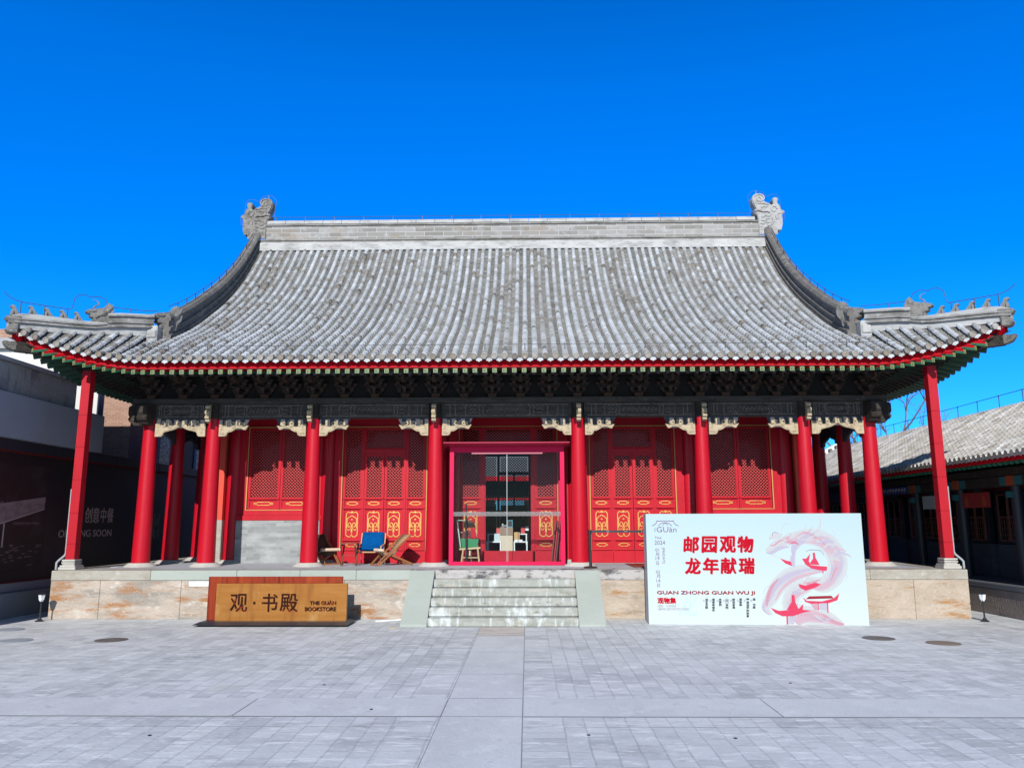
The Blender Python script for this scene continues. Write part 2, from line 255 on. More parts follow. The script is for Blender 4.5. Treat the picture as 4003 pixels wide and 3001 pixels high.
# ------------------------------------------------------------------ mesh helpers
class MB:
    def __init__(s): s.v = []; s.f = []; s.mi = []; s.rnd = []; s.cur = 0; s.r = 0.5
    def add(s, vs, fs, M=None):
        b = len(s.v)
        for v in vs:
            if M is not None: v = M @ Vector(v)
            s.v.append((v[0], v[1], v[2]))
        for f in fs:
            s.f.append(tuple(i + b for i in f)); s.mi.append(s.cur); s.rnd.append(s.r)
        return s
    def box(s, x0, x1, y0, y1, z0, z1, M=None):
        v = [(x0, y0, z0), (x1, y0, z0), (x1, y1, z0), (x0, y1, z0), (x0, y0, z1), (x1, y0, z1), (x1, y1, z1), (x0, y1, z1)]
        return s.add(v, [(0, 3, 2, 1), (4, 5, 6, 7), (0, 1, 5, 4), (1, 2, 6, 5), (2, 3, 7, 6), (3, 0, 4, 7)], M)
    def bar(s, p, q, w, h=None, upv=(0, 0, 1)):
        h = h or w; p = Vector(p); q = Vector(q); d = (q - p).normalized()
        u = Vector(upv)
        if abs(d.dot(u)) > .98: u = Vector((0, 1, 0))
        a = d.cross(u).normalized(); b = a.cross(d)
        vs = []
        for c in (p, q):
            for i, j in ((-1, -1), (1, -1), (1, 1), (-1, 1)): vs.append(c + a * i * w / 2 + b * j * h / 2)
        return s.add(vs, [(0, 3, 2, 1), (4, 5, 6, 7), (0, 1, 5, 4), (1, 2, 6, 5), (2, 3, 7, 6), (3, 0, 4, 7)])
    def tube(s, pts, r, seg=8, cap=True):
        pts = [Vector(p) for p in pts]; n = len(pts)
        rs = r if hasattr(r, '__len__') else [r] * n
        vs = []; fs = []; a = None
        for i, p in enumerate(pts):
            d = (pts[min(i + 1, n - 1)] - pts[max(i - 1, 0)]).normalized()
            if a is None:
                u = Vector((0, 0, 1)) if abs(d.z) < .9 else Vector((1, 0, 0)); a = d.cross(u).normalized()
            else: a = (a - d * a.dot(d)).normalized()
            b = d.cross(a)
            for k in range(seg):
                t = 2 * PI * k / seg; vs.append(p + (a * math.cos(t) + b * math.sin(t)) * rs[i])
        for i in range(n - 1):
            for k in range(seg):
                k2 = (k + 1) % seg; fs.append((i * seg + k, i * seg + k2, (i + 1) * seg + k2, (i + 1) * seg + k))
        if cap: fs.append(tuple(range(seg))[::-1]); fs.append(tuple((n - 1) * seg + k for k in range(seg)))
        return s.add(vs, fs)
    def lathe(s, prof, c=(0, 0, 0), seg=24, sq=False):
        vs = []; fs = []
        for (r, z) in prof:
            for k in range(seg):
                t = 2 * PI * k / seg; vs.append((c[0] + r * math.cos(t), c[1] + r * math.sin(t), c[2] + z))
        for i in range(len(prof) - 1):
            for k in range(seg):
                k2 = (k + 1) % seg; fs.append((i * seg + k, i * seg + k2, (i + 1) * seg + k2, (i + 1) * seg + k))
        fs.append(tuple(range(seg))[::-1]); fs.append(tuple((len(prof) - 1) * seg + k for k in range(seg)))
        return s.add(vs, fs)
    def prism(s, poly, d0, d1, plane='xz', M=None):
        """polygon extruded along the third axis"""
        n = len(poly)
        def P(a, b, d): return {'xz': (a, d, b), 'xy': (a, b, d), 'yz': (d, a, b)}[plane]
        vs = [P(a, b, d0) for a, b in poly] + [P(a, b, d1) for a, b in poly]
        fs = [tuple(range(n)), tuple(range(2 * n - 1, n - 1, -1))] + [(i, i + n, (i + 1) % n + n, (i + 1) % n) for i in range(n)]
        return s.add(vs, fs, M)
    def sweep(s, prof, path, closed=True):
        """profile (lateral, up) swept along path, up = world z, mitred"""
        path = [Vector(p) for p in path]; n = len(path); k = len(prof); vs = []; fs = []
        for i, p in enumerate(path):
            d = path[min(i + 1, n - 1)] - path[max(i - 1, 0)]; d.z = 0; d.normalize()
            lat = Vector((d.y, -d.x, 0))
            for a, b in prof: vs.append(p + lat * a + Vector((0, 0, b)))
        for i in range(n - 1):
            for j in range(k if closed else k - 1):
                j2 = (j + 1) % k; fs.append((i * k + j, i * k + j2, (i + 1) * k + j2, (i + 1) * k + j))
        if closed: fs.append(tuple(range(k))); fs.append(tuple((n - 1) * k + j for j in range(k))[::-1])
        return s.add(vs, fs)
    def ribbon(s, pts, w, y0, y1, closed=False):
        """raised flat strip along a polyline in the x-z plane between depths y0 (back) and y1 (front)"""
        n = len(pts); P = [Vector((a, b)) for a, b in pts]; L = []
        for i in range(n):
            if closed: d = P[(i + 1) % n] - P[i - 1]
            else: d = P[min(i + 1, n - 1)] - P[max(i - 1, 0)]
            if d.length < 1e-9: d = Vector((1, 0))
            d.normalize(); nn = Vector((-d.y, d.x)) * w / 2; L.append((P[i] + nn, P[i] - nn))
        vs = []; fs = []
        for a, b in L: vs += [(a.x, y0, a.y), (a.x, y1, a.y), (b.x, y1, b.y), (b.x, y0, b.y)]
        for i in range(n if closed else n - 1):
            j = (i + 1) % n
            for q in range(3): fs.append((4 * i + q, 4 * i + q + 1, 4 * j + q + 1, 4 * j + q))
        return s.add(vs, fs)

def finish(name, mb, mats, parent=None, smooth=None, bevel=0.0, recalc=True, attr=False, loc=None):
    me = bpy.data.meshes.new(name)
    me.from_pydata(mb.v, [], mb.f)
    mats = mats if isinstance(mats, (list, tuple)) else [mats]
    for m in mats: me.materials.append(m)
    if len(mats) > 1: me.polygons.foreach_set('material_index', mb.mi)
    if attr:
        a = me.attributes.new('rnd', 'FLOAT', 'FACE'); a.data.foreach_set('value', mb.rnd)
    if recalc or bevel:
        bm = bmesh.new(); bm.from_mesh(me)
        if recalc: bmesh.ops.recalc_face_normals(bm, faces=bm.faces)
        if bevel:
            es = [e for e in bm.edges if len(e.link_faces) == 2 and e.calc_face_angle(0) > .5]
            bmesh.ops.bevel(bm, geom=es, offset=bevel, segments=2, affect='EDGES', clamp_overlap=True)
        bm.to_mesh(me); bm.free()
    if smooth is not None:
        me.polygons.foreach_set('use_smooth', [True] * len(me.polygons)); me.set_sharp_from_angle(angle=rad(smooth))
    o = bpy.data.objects.new(name, me); COL.objects.link(o)
    if parent: o.parent = parent
    if loc: o.location = loc
    return o

def tag(o, label=None, cat=None, group=None, kind=None):
    if label: o['label'] = label
    if cat: o['category'] = cat
    if group: o['group'] = group
    if kind: o['kind'] = kind
    return o
def empty(name, loc=(0, 0, 0), rz=0.0, label=None, cat=None, group=None, parent=None):
    o = bpy.data.objects.new(name, None); COL.objects.link(o); o.location = loc; o.rotation_euler = (0, 0, rz)
    o.empty_display_size = .2
    if parent: o.parent = parent
    return tag(o, label, cat, group)
def dup(o, parent=None, loc=None, rz=None, sx=None):
    c = o.copy(); COL.objects.link(c); c.parent = parent
    if loc is not None: c.location = loc
    if rz is not None: c.rotation_euler = (0, 0, rz)
    if sx is not None: c.scale = (sx, 1, 1)
    for ch in list(o.children):
        dup(ch, c)
    return c
def text(name, body, rect, mt, parent=None, depth=.004, bold=0.0, M=None, rot90=False, shear=0.0, thick=0.0):
    """lettering fitted to rect (x0,x1,z0,z1) in the x-z plane facing -y, then moved by M"""
    c = bpy.data.curves.new(name, 'FONT'); c.body = body; c.offset = bold; c.extrude = 0.0; c.shear = shear; c.resolution_u = 3
    t = bpy.data.objects.new(name, c); COL.objects.link(t)
    me = bpy.data.meshes.new_from_object(t.evaluated_get(bpy.context.evaluated_depsgraph_get()))
    bpy.data.objects.remove(t); bpy.data.curves.remove(c)
    co = np.array([v.co[:2] for v in me.vertices])
    if rot90: co = np.stack([co[:, 1], -co[:, 0]], 1)
    lo, hi = co.min(0), co.max(0)
    q = (co - lo) / (hi - lo)
    x = rect[0] + q[:, 0] * (rect[1] - rect[0]); z = rect[2] + q[:, 1] * (rect[3] - rect[2])
    vs = [(a, 0, b) for a, b in zip(x, z)]
    fs = [tuple(p.vertices) for p in me.polygons]
    bpy.data.meshes.remove(me)
    mb = MB(); mb.add(vs, fs, M)
    if thick:
        for k in range(10):
            q = 2 * PI * k / 10; u_, v_ = 1.35 * thick * math.cos(q), .62 * thick * math.sin(q)
            dx, dz = .77 * u_ + .64 * v_, -.64 * u_ + .77 * v_   # a slanted broad nib
            mb.add([(a + dx, .00004 * (k + 1), b + dz) for a, _, b in vs], fs, M)
    o = finish(name, mb, mt, parent, recalc=False)
    sm = o.modifiers.new('thickness', 'SOLIDIFY'); sm.thickness = depth; sm.offset = 0
    return o

# ------------------------------------------------------------------ ground
def sheet(name, x0, x1, y0, y1, z, m, kind='structure', loc=None):
    mb = MB(); mb.add([(x0, y0, z), (x1, y0, z), (x1, y1, z), (x0, y1, z)], [(0, 1, 2, 3)])
    return tag(finish(name, mb, m, recalc=False), kind=kind)
sheet('ground', -400, 400, -400, 400, 0, PAVE)
PW = 0.4236
def slabs(name, rects, z, m, gap=.006):
    """smooth slabs laid in the brick paving: one sheet, dark joints left open between the slabs"""
    mb = MB()
    for (x0, x1, y0, y1) in rects: mb.add([(x0 + gap, y0 + gap, z), (x1 - gap, y0 + gap, z), (x1 - gap, y1 - gap, z), (x0 + gap, y1 - gap, z)], [(0, 1, 2, 3)])
    return tag(finish(name, mb, m, recalc=False), kind='structure')
ys = [-2.55, -4.35, -6.2, -7.68, -8.55, -11.2, -13.9, -17.5, -21]
slabs('path', [(-PW, PW, b, a) for a, b in zip(ys[:-1], ys[1:])], .008, PATHM)
slabs('path_threshold', [(-PW, PW, -2.55, -1.36)], .010, PATHW)
xs_ = [PW, 3.1, 6.3, 9.8, 13.5, 18]
slabs('cross_path', [(a, b, -8.55, -7.68) for a, b in zip(xs_[:-1], xs_[1:])] + [(-b, -a, -8.55, -7.68) for a, b in zip([PW, 2.6, 5.6, 9.2, 13.5], [2.6, 5.6, 9.2, 13.5, 18])], .008, PATHM)
mb = MB(); mb.box(-PW - .004, PW + .004, -21, -1.36, -.002, .0035); mb.box(-18, 18, -8.556, -7.674, -.002, .003)
tag(finish('path_joints', mb, JOINT, recalc=False), kind='structure')
mb = MB()
for s in (-1, 1):
    for (y0, y1) in ((-7.674, -1.40), (-21, -8.556)):
        x0, x1 = sorted((s * (PW + .004), s * (PW + .40)))
        mb.add([(x0, y0, .002), (x1, y0, .002), (x1, y1, .002), (x0, y1, .002)], [(0, 1, 2, 3)])
tag(finish('path_brick_border', mb, PAVEX, recalc=False), kind='structure')
mb = MB()
for s in (-1, 1):
    for (y0, y1) in ((-7.674, -7.42), (-8.95, -8.556)):
        x0, x1 = sorted((s * (PW + .40), s * 18))
        mb.add([(x0, y0, .0025), (x1, y0, .0025), (x1, y1, .0025), (x0, y1, .0025)], [(0, 1, 2, 3)])
tag(finish('cross_path_brick_border', mb, PAVE, recalc=False), kind='structure')

# ------------------------------------------------------------------ the hall
hall = empty('temple_hall', (0, 0, 0), label='large red columned Chinese hall with curved grey tile roof on a stone terrace', cat='temple hall')
XS = [1.706, 4.646, 7.07, 8.615]
CY, WY = 1.725, 3.2
# ---- terrace
mb = MB(); mb.box(-9.64, 9.64, .05, 15.5, 0, .99)
terr = finish('terrace', mb, FLOORM, hall)
def blk(name, x0, x1, y0, y1, z0, z1, m, par=terr, bev=.008):
    mb = MB(); mb.box(x0 + .003, x1 - .003, y0, y1, z0, z1); return finish(name, mb, m, par, bevel=bev)
# cap course
for (a, b, m) in ((-9.69, -7.55, STONEC), (-7.55, -5.7, STONEG), (-5.7, -4.35, STONEG), (-4.35, -3.15, STONEG), (-3.15, -1.985, STONEG), (-1.985, 1.985, STONEB), (1.985, 3.6, STONEB), (3.6, 5.6, STONEC), (5.6, 7.66, STONEC), (7.66, 9.69, STONEC)):
    blk('cap_stone', a, b, 0, .62, .80, 1.003, m)
# facing course
for (a, b, m) in ((-9.69, -8.62, STONEW), (-8.62, -6.88, STONEW), (-6.88, -5.0, STONEW), (-5.0, -3.4, STONEW), (-3.4, -1.8, STONEW), (1.8, 3.6, STONET), (3.6, 5.8, STONET), (5.8, 8.55, STONET), (8.55, 9.69, STONET)):
    blk('facing_stone', a, b, .012, .3, 0, .798, m, bev=.006)
blk('repair_strip', -6.72, -5.0, .004, .2, .665, .79, WHITEST)
blk('facing_stone', -9.69, -9.4, .31, 15.4, 0, .798, STONEC); blk('facing_stone', 9.4, 9.69, .31, 15.4, 0, .798, STONET)
blk('cap_stone', -9.69, -9.2, .63, 15.4, .80, 1.003, STONEC); blk('cap_stone', 9.2, 9.69, .63, 15.4, .80, 1.003, STONEC)
# paving of the porch: large square tiles with fine joints
mb = MB()
y = .63; j = 0
while y < 3.1:
    x = -9.19 + (j % 2) * .2
    while x < 9.1:
        mb.box(x + .003, min(x + .42, 9.19) - .003, y + .003, y + .417, .985, 1.0 + R.uniform(-.0008, .0008)); x += .42
    y += .42; j += 1
finish('porch_paving', mb, FLOORM, terr)
mb = MB(); mb.box(-9.19, 9.19, 3.16, 15.2, .985, 1.0); finish('hall_floor', mb, FLOORM, terr)
# ---- stairs
mb = MB(); mb.box(-1.46, 1.46, -1.0, -.002, 0, .16)
stairs = finish('stairs', mb, STONES, hall)
RUN = 1.319
for k in range(5):
    z1 = 1.0 * (k + 1) / 6; y0 = -RUN + .02 + k * (RUN - .02) / 5
    mb = MB(); mb.box(-1.466, 1.466, y0, -.003 if k == 4 else y0 + .36, max(z1 - .16, 0), z1)
    finish('step', mb, STONES, stairs, bevel=.012)
for s in (-1, 1):
    a, b = sorted((s * 1.473, s * 1.987))
    mb = MB(); mb.prism([(-RUN - .02, 0), (-.003, 0), (-.003, 1.001), (-.09, 1.001), (-RUN - .02, .06)], a, b, 'yz')
    finish('stair_cheek', mb, STONEG, stairs, bevel=.006)

# ---- columns
def col_mesh(r0, r1, z0, z1):
    mb = MB(); n = 8
    mb.lathe([(r0 + (r1 - r0) * i / n, z0 + (z1 - z0) * i / n) for i in range(n + 1)], seg=32); return mb
def base_mesh():
    mb = MB(); mb.lathe([(.37, 1.0), (.365, 1.012), (.30, 1.05), (.265, 1.082), (.22, 1.085)], seg=32); return mb
col0 = finish('column', col_mesh(.205, .158, 1.08, 4.465), RED, hall, smooth=40, loc=(XS[0], CY, 0))
finish('column_base', base_mesh(), BASEST, col0, smooth=30)
mb = MB(); mb.lathe([(.17, 4.46), (.17, 4.82)], seg=24); finish('column_head', mb, DARKWOOD, col0, smooth=40)
first = True
for s in (1, -1):
    for x in XS:
        if first: first = False; continue
        dup(col0, hall, (s * x, CY, 0))
    for y in (3.27, 5.06, 7.8, 10.54, 12.33): dup(col0, hall, (s * XS[3], y, 0))
icol = finish('inner_column', col_mesh(.205, .19, 1.08, 5.0), RED, hall, smooth=40, loc=(XS[0], 3.32, 0))
finish('column_base', base_mesh(), BASEST, icol, smooth=30)
for s, x in ((-1, XS[0]), (1, XS[1]), (-1, XS[1]), (1, XS[2]), (-1, XS[2])): dup(icol, hall, (s * x, 3.32, 0))
# beam ends poking through the columns, carved and bleached
mb = MB()
mb.prism([(0, .36), (-.03, .36), (-.06, .28), (-.04, .26), (-.09, .21), (-.12, .13), (-.08, .10), (-.13, .07), (-.13, .03), (-.08, .0), (-.08, -.04), (0, -.07)], -.05, .05, 'yz')
mb.tube([(-.052, -.075, .17), (.052, -.075, .17)], .06, 10); mb.tube([(-.052, -.07, .30), (.052, -.07, .30)], .045, 10)
bh = finish('beam_head', mb, BRACE, hall, smooth=40, loc=(XS[0], 1.36, 4.405))
for s, x in ((-1, XS[0]), (1, XS[1]), (-1, XS[1]), (1, XS[2]), (-1, XS[2])): dup(bh, hall, (s * x, 1.36, 4.405))
mb = MB(); mb.box(-.04, .04, -.36 + .35, .2, .02, .34)
# ---- corner steel posts with stone bases and drain pipes
def post(s):
    x = s * 9.53
    mb = MB(); mb.box(-.1, .1, -.1, .1, 1.22, 5.42)
    for z in (1.55, 2.22, 2.95, 3.68, 4.4): mb.box(-.103, .103, -.103, .103, z, z + .006)
    o = finish('support_post', mb, STEELRED, hall, bevel=.003, loc=(x, .46, 0))
    mb = MB(); mb.box(-.19, .19, -.19, .19, 1.003, 1.06); mb.box(-.17, .17, -.17, .17, 1.06, 1.10)
    mb.box(-.135, .135, -.135, .135, 1.10, 1.135); mb.box(-.15, .15, -.15, .15, 1.135, 1.165); mb.box(-.13, .13, -.13, .13, 1.165, 1.18); mb.box(-.145, .145, -.145, .145, 1.18, 1.22)
    finish('post_base', mb, BASEST, o, bevel=.014)
    mb = MB(); mb.tube([(s * .135, -.02, 2.75), (s * .135, -.02, 1.36), (s * .16, -.02, 1.30), (s * .27, -.05, 1.19), (s * .30, -.06, 1.15), (s * .30, -.06, 1.003)], .026, 10)
    for z in (1.45, 1.62): mb.tube([(s * .135, -.02, z), (s * .135, -.02, z + .02)], .032, 10)
    finish('drain_pipe', mb, GREYPIPE, o, smooth=40)
    mb = MB(); mb.tube([(s * .125, -.02, 2.76), (s * .125, -.02, 5.3)], .007, 6); finish('earth_cable', mb, GREYPIPE, o)
post(-1); post(1)

# ---- beams and braces between the columns
def painted_lines(mb, x0, x1, z0, z1, y):
    mb.cur = 1; t = .016
    L = x1 - x0; c = (x0 + x1) / 2; zc = (z0 + z1) / 2
    mb.ribbon([(x0 + .06, z0 + .04), (x1 - .06, z0 + .04), (x1 - .06, z1 - .04), (x0 + .06, z1 - .04)], t, y, y - .006, True)
    for s in (-1, 1):
        for k, f in enumerate((.44, .40)):
            mb.ribbon([(c + s * L * f, z0 + .05), (c + s * L * f, z1 - .05)], t, y, y - .006)
        for f in (.17, .20, .31):
            q = .055 if f < .3 else .045
            mb.ribbon([(c + s * L * f, z0 + .05), (c + s * (L * f + q), z0 + .1), (c + s * (L * f + q * .5), zc), (c + s * (L * f + q), z1 - .1), (c + s * L * f, z1 - .05)], t, y, y - .006)
        for k in range(3):
            zz = z0 + .09 + k * .09; mb.ribbon([(c + s * L * .235, zz), (c + s * L * .262, zz + .03), (c + s * L * .29, zz - .01)], t * .8, y, y - .006)
    for k in range(7):
        xx = c + (k - 3) * L * .045
        mb.ribbon([(xx - .05, zc - .05), (xx - .01, zc + .055), (xx + .03, zc - .02), (xx + .06, zc + .03)], t * .8, y, y - .006)
    mb.cur = 0
edges = [-XS[3], -XS[2], -XS[1], -XS[0], XS[0], XS[1], XS[2], XS[3]]
for a, b in zip(edges[:-1], edges[1:]):
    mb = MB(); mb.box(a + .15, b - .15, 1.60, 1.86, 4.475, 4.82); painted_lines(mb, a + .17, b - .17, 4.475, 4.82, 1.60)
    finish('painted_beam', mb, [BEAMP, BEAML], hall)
for s in (-1, 1):
    yy = [1.725, 3.27, 5.06, 7.8, 10.54, 12.33, 13.87]
    for a, b in zip(yy[:-1], yy[1:]):
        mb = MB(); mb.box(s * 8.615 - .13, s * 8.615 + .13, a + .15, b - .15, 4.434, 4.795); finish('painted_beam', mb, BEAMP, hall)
    mb = MB(); mb.prism([(0, -.13), (.24, -.13), (.30, -.06), (.36, -.04), (.40, .04), (.36, .08), (.40, .14), (.40, .32), (.34, .36), (0, .36)], -.12, .12, 'xz')
    o = finish('corner_beam_end', mb, DARKWOOD, hall, loc=(s * 8.74, CY, 4.44), bevel=.01); o.scale = (s, 1, 1)
    mb = MB(); mb.prism([(0, -.13), (-.24, -.13), (-.30, -.06), (-.36, -.04), (-.40, .04), (-.36, .08), (-.40, .14), (-.40, .32), (-.34, .36), (0, .36)], -.12, .12, 'yz')
    finish('corner_beam_end', mb, DARKWOOD, hall, loc=(s * 8.615, 1.6, 4.44), bevel=.01)
mb = MB(); mb.box(-9.0, 9.0, 1.52, 1.93, 4.821, 4.945)
for k in range(60): mb.box(-8.9 + k * .3, -8.9 + k * .3 + .16, 1.514, 1.52, 4.85, 4.91)
finish('plate_beam', mb, BEAMP, hall)
for s in (-1, 1):
    mb = MB(); mb.box(s * 8.615 - .2, s * 8.615 + .2, 1.94, 14.2, 4.796, 4.935); finish('plate_beam', mb, BEAMP, hall)

def brace_mesh():
    mb = MB(); mb.cur = 1; mb.prism([(0, .16), (.60, .16), (.74, .43), (0, .43)], .02, .06); mb.cur = 0
    low = [(0, 0), (.15, 0), (.19, .025), (.205, .07), (.215, .095), (.27, .10), (.33, .13), (.40, .175), (.46, .19), (.53, .185), (.60, .155), (.635, .15), (.665, .19), (.705, .26), (.65, .245), (.60, .225), (.54, .245), (.44, .255), (.32, .245), (.27, .225), (.2, .225), (.12, .27), (0, .29)]
    mb.prism(low, 0, .07)
    for (cx, cz, r) in ((.34, .285, .055), (.52, .29, .045)):
        pts = [(cx + r * (1 - t * .09) * math.cos(t), cz + r * (1 - t * .09) * math.sin(t)) for t in np.linspace(-1.5, 7, 18)]
        mb.ribbon(pts, .032, .05, -.015)
    mb.box(.13, .19, -.01, .05, .24, .375); mb.box(.40, .44, -.012, .05, .26, .36); mb.box(.575, .62, -.008, .05, .25, .33)
    mb.ribbon([(.02, .06), (.08, .045), (.14, .06), (.10, .075), (.05, .07)], .014, .0, -.012); mb.ribbon([(.03, .16), (.09, .20), (.07, .24)], .016, .0, -.012)
    mb.ribbon([(.22, .12), (.30, .16), (.40, .205), (.47, .218), (.56, .205), (.62, .18)], .014, 0, -.01)
    return mb
br = finish('carved_brace', brace_mesh(), [BRACE, BRACED], hall, bevel=0)
def arch_mesh(L):
    mb = MB(); h = L / 2; mb.cur = 1; mb.prism([(0, .2), (L, .2), (L, .43), (0, .43)], .02, .06); mb.cur = 0
    half = [(0, 0), (.15, 0), (.19, .03), (.21, .10), (.27, .12), (.34, .14), (.42, .155), (.50, .19), (.58, .235), (h, .255)]
    top = [(h, .31), (h - .12, .29), (h - .2, .245), (.36, .235), (.28, .23), (.2, .235), (.12, .30), (0, .31)]
    poly = half + [(L - a, b) for a, b in half[::-1][1:]] + [(L - a, b) for a, b in top[::-1]][0:-1] + top
    mb.prism(poly, 0, .07)
    for k, cx in enumerate((.19, .36, .55, L - .55, L - .36, L - .19)):
        r = .05; sg = 1 if cx < h else -1
        pts = [(cx + sg * r * (1 - t * .09) * math.cos(t), .285 + (.03 if abs(cx - h) < .2 else 0) + r * (1 - t * .09) * math.sin(t)) for t in np.linspace(-1.5, 6.5, 16)]
        mb.ribbon(pts, .03, .05, -.015)
        mb.box(cx - .035, cx + .03, -.01, .05, .30, .375)
    mb.ribbon([(a, b + .03) for a, b in half[3:]] + [(L - a, b + .03) for a, b in half[::-1][:7]], .014, 0, -.01)
    return mb
br.location = (-XS[0] + .165, 1.60, 4.045)
for (a, b) in zip(edges[1:-2], edges[2:-1]):
    if a != -XS[0]: dup(br, hall, (a + .165, 1.60, 4.045))
    dup(br, hall, (b - .165, 1.60, 4.045), sx=-1)
for s in (-1, 1):
    L = XS[3] - XS[2] - .33
    x0 = XS[2] + .165 if s > 0 else -XS[3] + .165
    finish('carved_arch_brace', arch_mesh(L), [BRACE, BRACED], hall, loc=(x0, 1.60, 4.045))
    mb = arch_mesh(L)
    for y in (1.9, 3.45):   # side gallery braces, their shade painted in with the dark wood
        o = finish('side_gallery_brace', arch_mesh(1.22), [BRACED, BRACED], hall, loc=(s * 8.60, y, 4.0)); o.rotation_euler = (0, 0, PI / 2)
# ---- bracket sets
mb = MB()
def armx(w, z0, z1, y0, y1, c=.08):
    mb.prism([(-w / 2, z1), (-w / 2, z0 + (z1 - z0) * .6), (-w / 2 + c * .5, z0 + .015), (-w / 2 + c, z0), (w / 2 - c, z0), (w / 2 - c * .5, z0 + .015), (w / 2, z0 + (z1 - z0) * .6), (w / 2, z1)], y0, y1)
def dou(x, y, z, a=.09, h=.055):
    mb.cur = 1; mb.prism([(x - a * .35, z), (x + a * .35, z), (x + a / 2, z + h * .5), (x + a / 2, z + h), (x - a / 2, z + h), (x - a / 2, z + h * .5)], y - a / 2, y + a / 2); mb.cur = 0
dou(0, 0, 0, .2, .12)
armx(.36, .12, .20, -.04, .04); mb.box(-.035, .035, -.26, .1, .12, .20)
for x in (-.155, .155): dou(x, 0, .20)
dou(0, -.23, .20)
armx(.52, .255, .335, -.04, .04); armx(.36, .255, .335, -.26, -.19); mb.box(-.035, .035, -.46, .1, .255, .335)
mb.prism([(-.46, .335), (-.60, .235), (-.57, .215), (-.44, .255)], -.035, .035, 'yz')
for x in (-.235, 0, .235): dou(x, 0, .335)
for x in (-.155, 0, .155): dou(x, -.225, .335)
dou(0, -.43, .335)
armx(.50, .39, .47, -.26, -.19); armx(.36, .39, .47, -.47, -.40)
for x in (-.155, 0, .155): dou(x, -.435, .47)
mb.cur = 1; mb.box(-.03, .03, -.62, .1, .39, .50); mb.cur = 0
armx(.46, .525, .60, -.47, -.40)
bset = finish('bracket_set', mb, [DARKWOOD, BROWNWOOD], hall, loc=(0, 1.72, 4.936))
n = 0; pos = []
for a, b, k in ((-XS[0], XS[0], 5), (XS[0], XS[1], 4), (XS[1], XS[2], 4), (XS[2], XS[3], 2)):
    for i in range(k):
        x = a + (b - a) * i / k
        pos.append(x)
        if a != -XS[0]: pos.append(-x)
pos += [-XS[3], XS[3]]
for x in sorted(set(round(p, 3) for p in pos)): dup(bset, hall, (x, 1.72, 4.936))
for s in (-1, 1):
    for k in range(12): dup(bset, hall, (s * 8.62, 2.4 + k * .77, 4.936), rz=s * PI / 2)
bpy.data.objects.remove(bset)
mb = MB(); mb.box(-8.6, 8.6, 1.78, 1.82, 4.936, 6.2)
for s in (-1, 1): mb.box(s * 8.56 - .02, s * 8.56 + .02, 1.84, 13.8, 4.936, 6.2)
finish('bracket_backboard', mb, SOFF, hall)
mb = MB(); mb.tube([(-9.2, 1.29, 5.60), (9.2, 1.29, 5.60)], .08, 12); mb.box(-9.1, 9.1, 1.25, 1.33, 5.45, 5.53); finish('eave_purlin', mb, DARKWOOD, hall)

# ------------------------------------------------------------------ hall front: doors, windows, walls
def lattice(mb, x0, x1, z0, z1, y0, y1, pitch=.079, w=.0105):
    for sgn in (1, -1):
        c0 = z0 - x1 if sgn > 0 else z0 + x0
        c1 = z1 - x0 if sgn > 0 else z1 + x1
        c = c0 + pitch * .5
        while c < c1:
            # z = sgn*x + c
            if sgn > 0: xa = max(x0, z0 - c); xb = min(x1, z1 - c)
            else: xa = max(x0, c - z1); xb = min(x1, c - z0)
            if xb - xa > .004:
                h = w * .7071; za, zb = sgn * xa + c, sgn * xb + c
                vs = []
                for y in (y0, y1): vs += [(xa, y, za - h), (xb, y, zb - h), (xb, y, zb + h), (xa, y, za + h)]
                mb.add(vs, [(0, 1, 2, 3), (7, 6, 5, 4), (0, 4, 5, 1), (3, 2, 6, 7)])
            c += pitch
def spiral(cx, cz, r, t0, t1, sg, n=22):
    return [(cx + sg * r * (1 - .82 * k / n) * math.cos(t0 + (t1 - t0) * k / n), cz + r * (1 - .82 * k / n) * math.sin(t0 + (t1 - t0) * k / n)) for k in range(n + 1)]
def gold_oval(mb, cx, cz, hw, hh, y):
    a = hw; mb.ribbon([(cx - a, cz), (cx - a, cz + hh * .45), (cx - a * .68, cz + hh * .45), (cx - a * .62, cz + hh), (cx + a * .62, cz + hh), (cx + a * .68, cz + hh * .45), (cx + a, cz + hh * .45), (cx + a, cz - hh * .45), (cx + a * .68, cz - hh * .45), (cx + a * .62, cz - hh), (cx - a * .62, cz - hh), (cx - a * .68, cz - hh * .45), (cx - a, cz - hh * .45)], .017, y, y - .012, True)
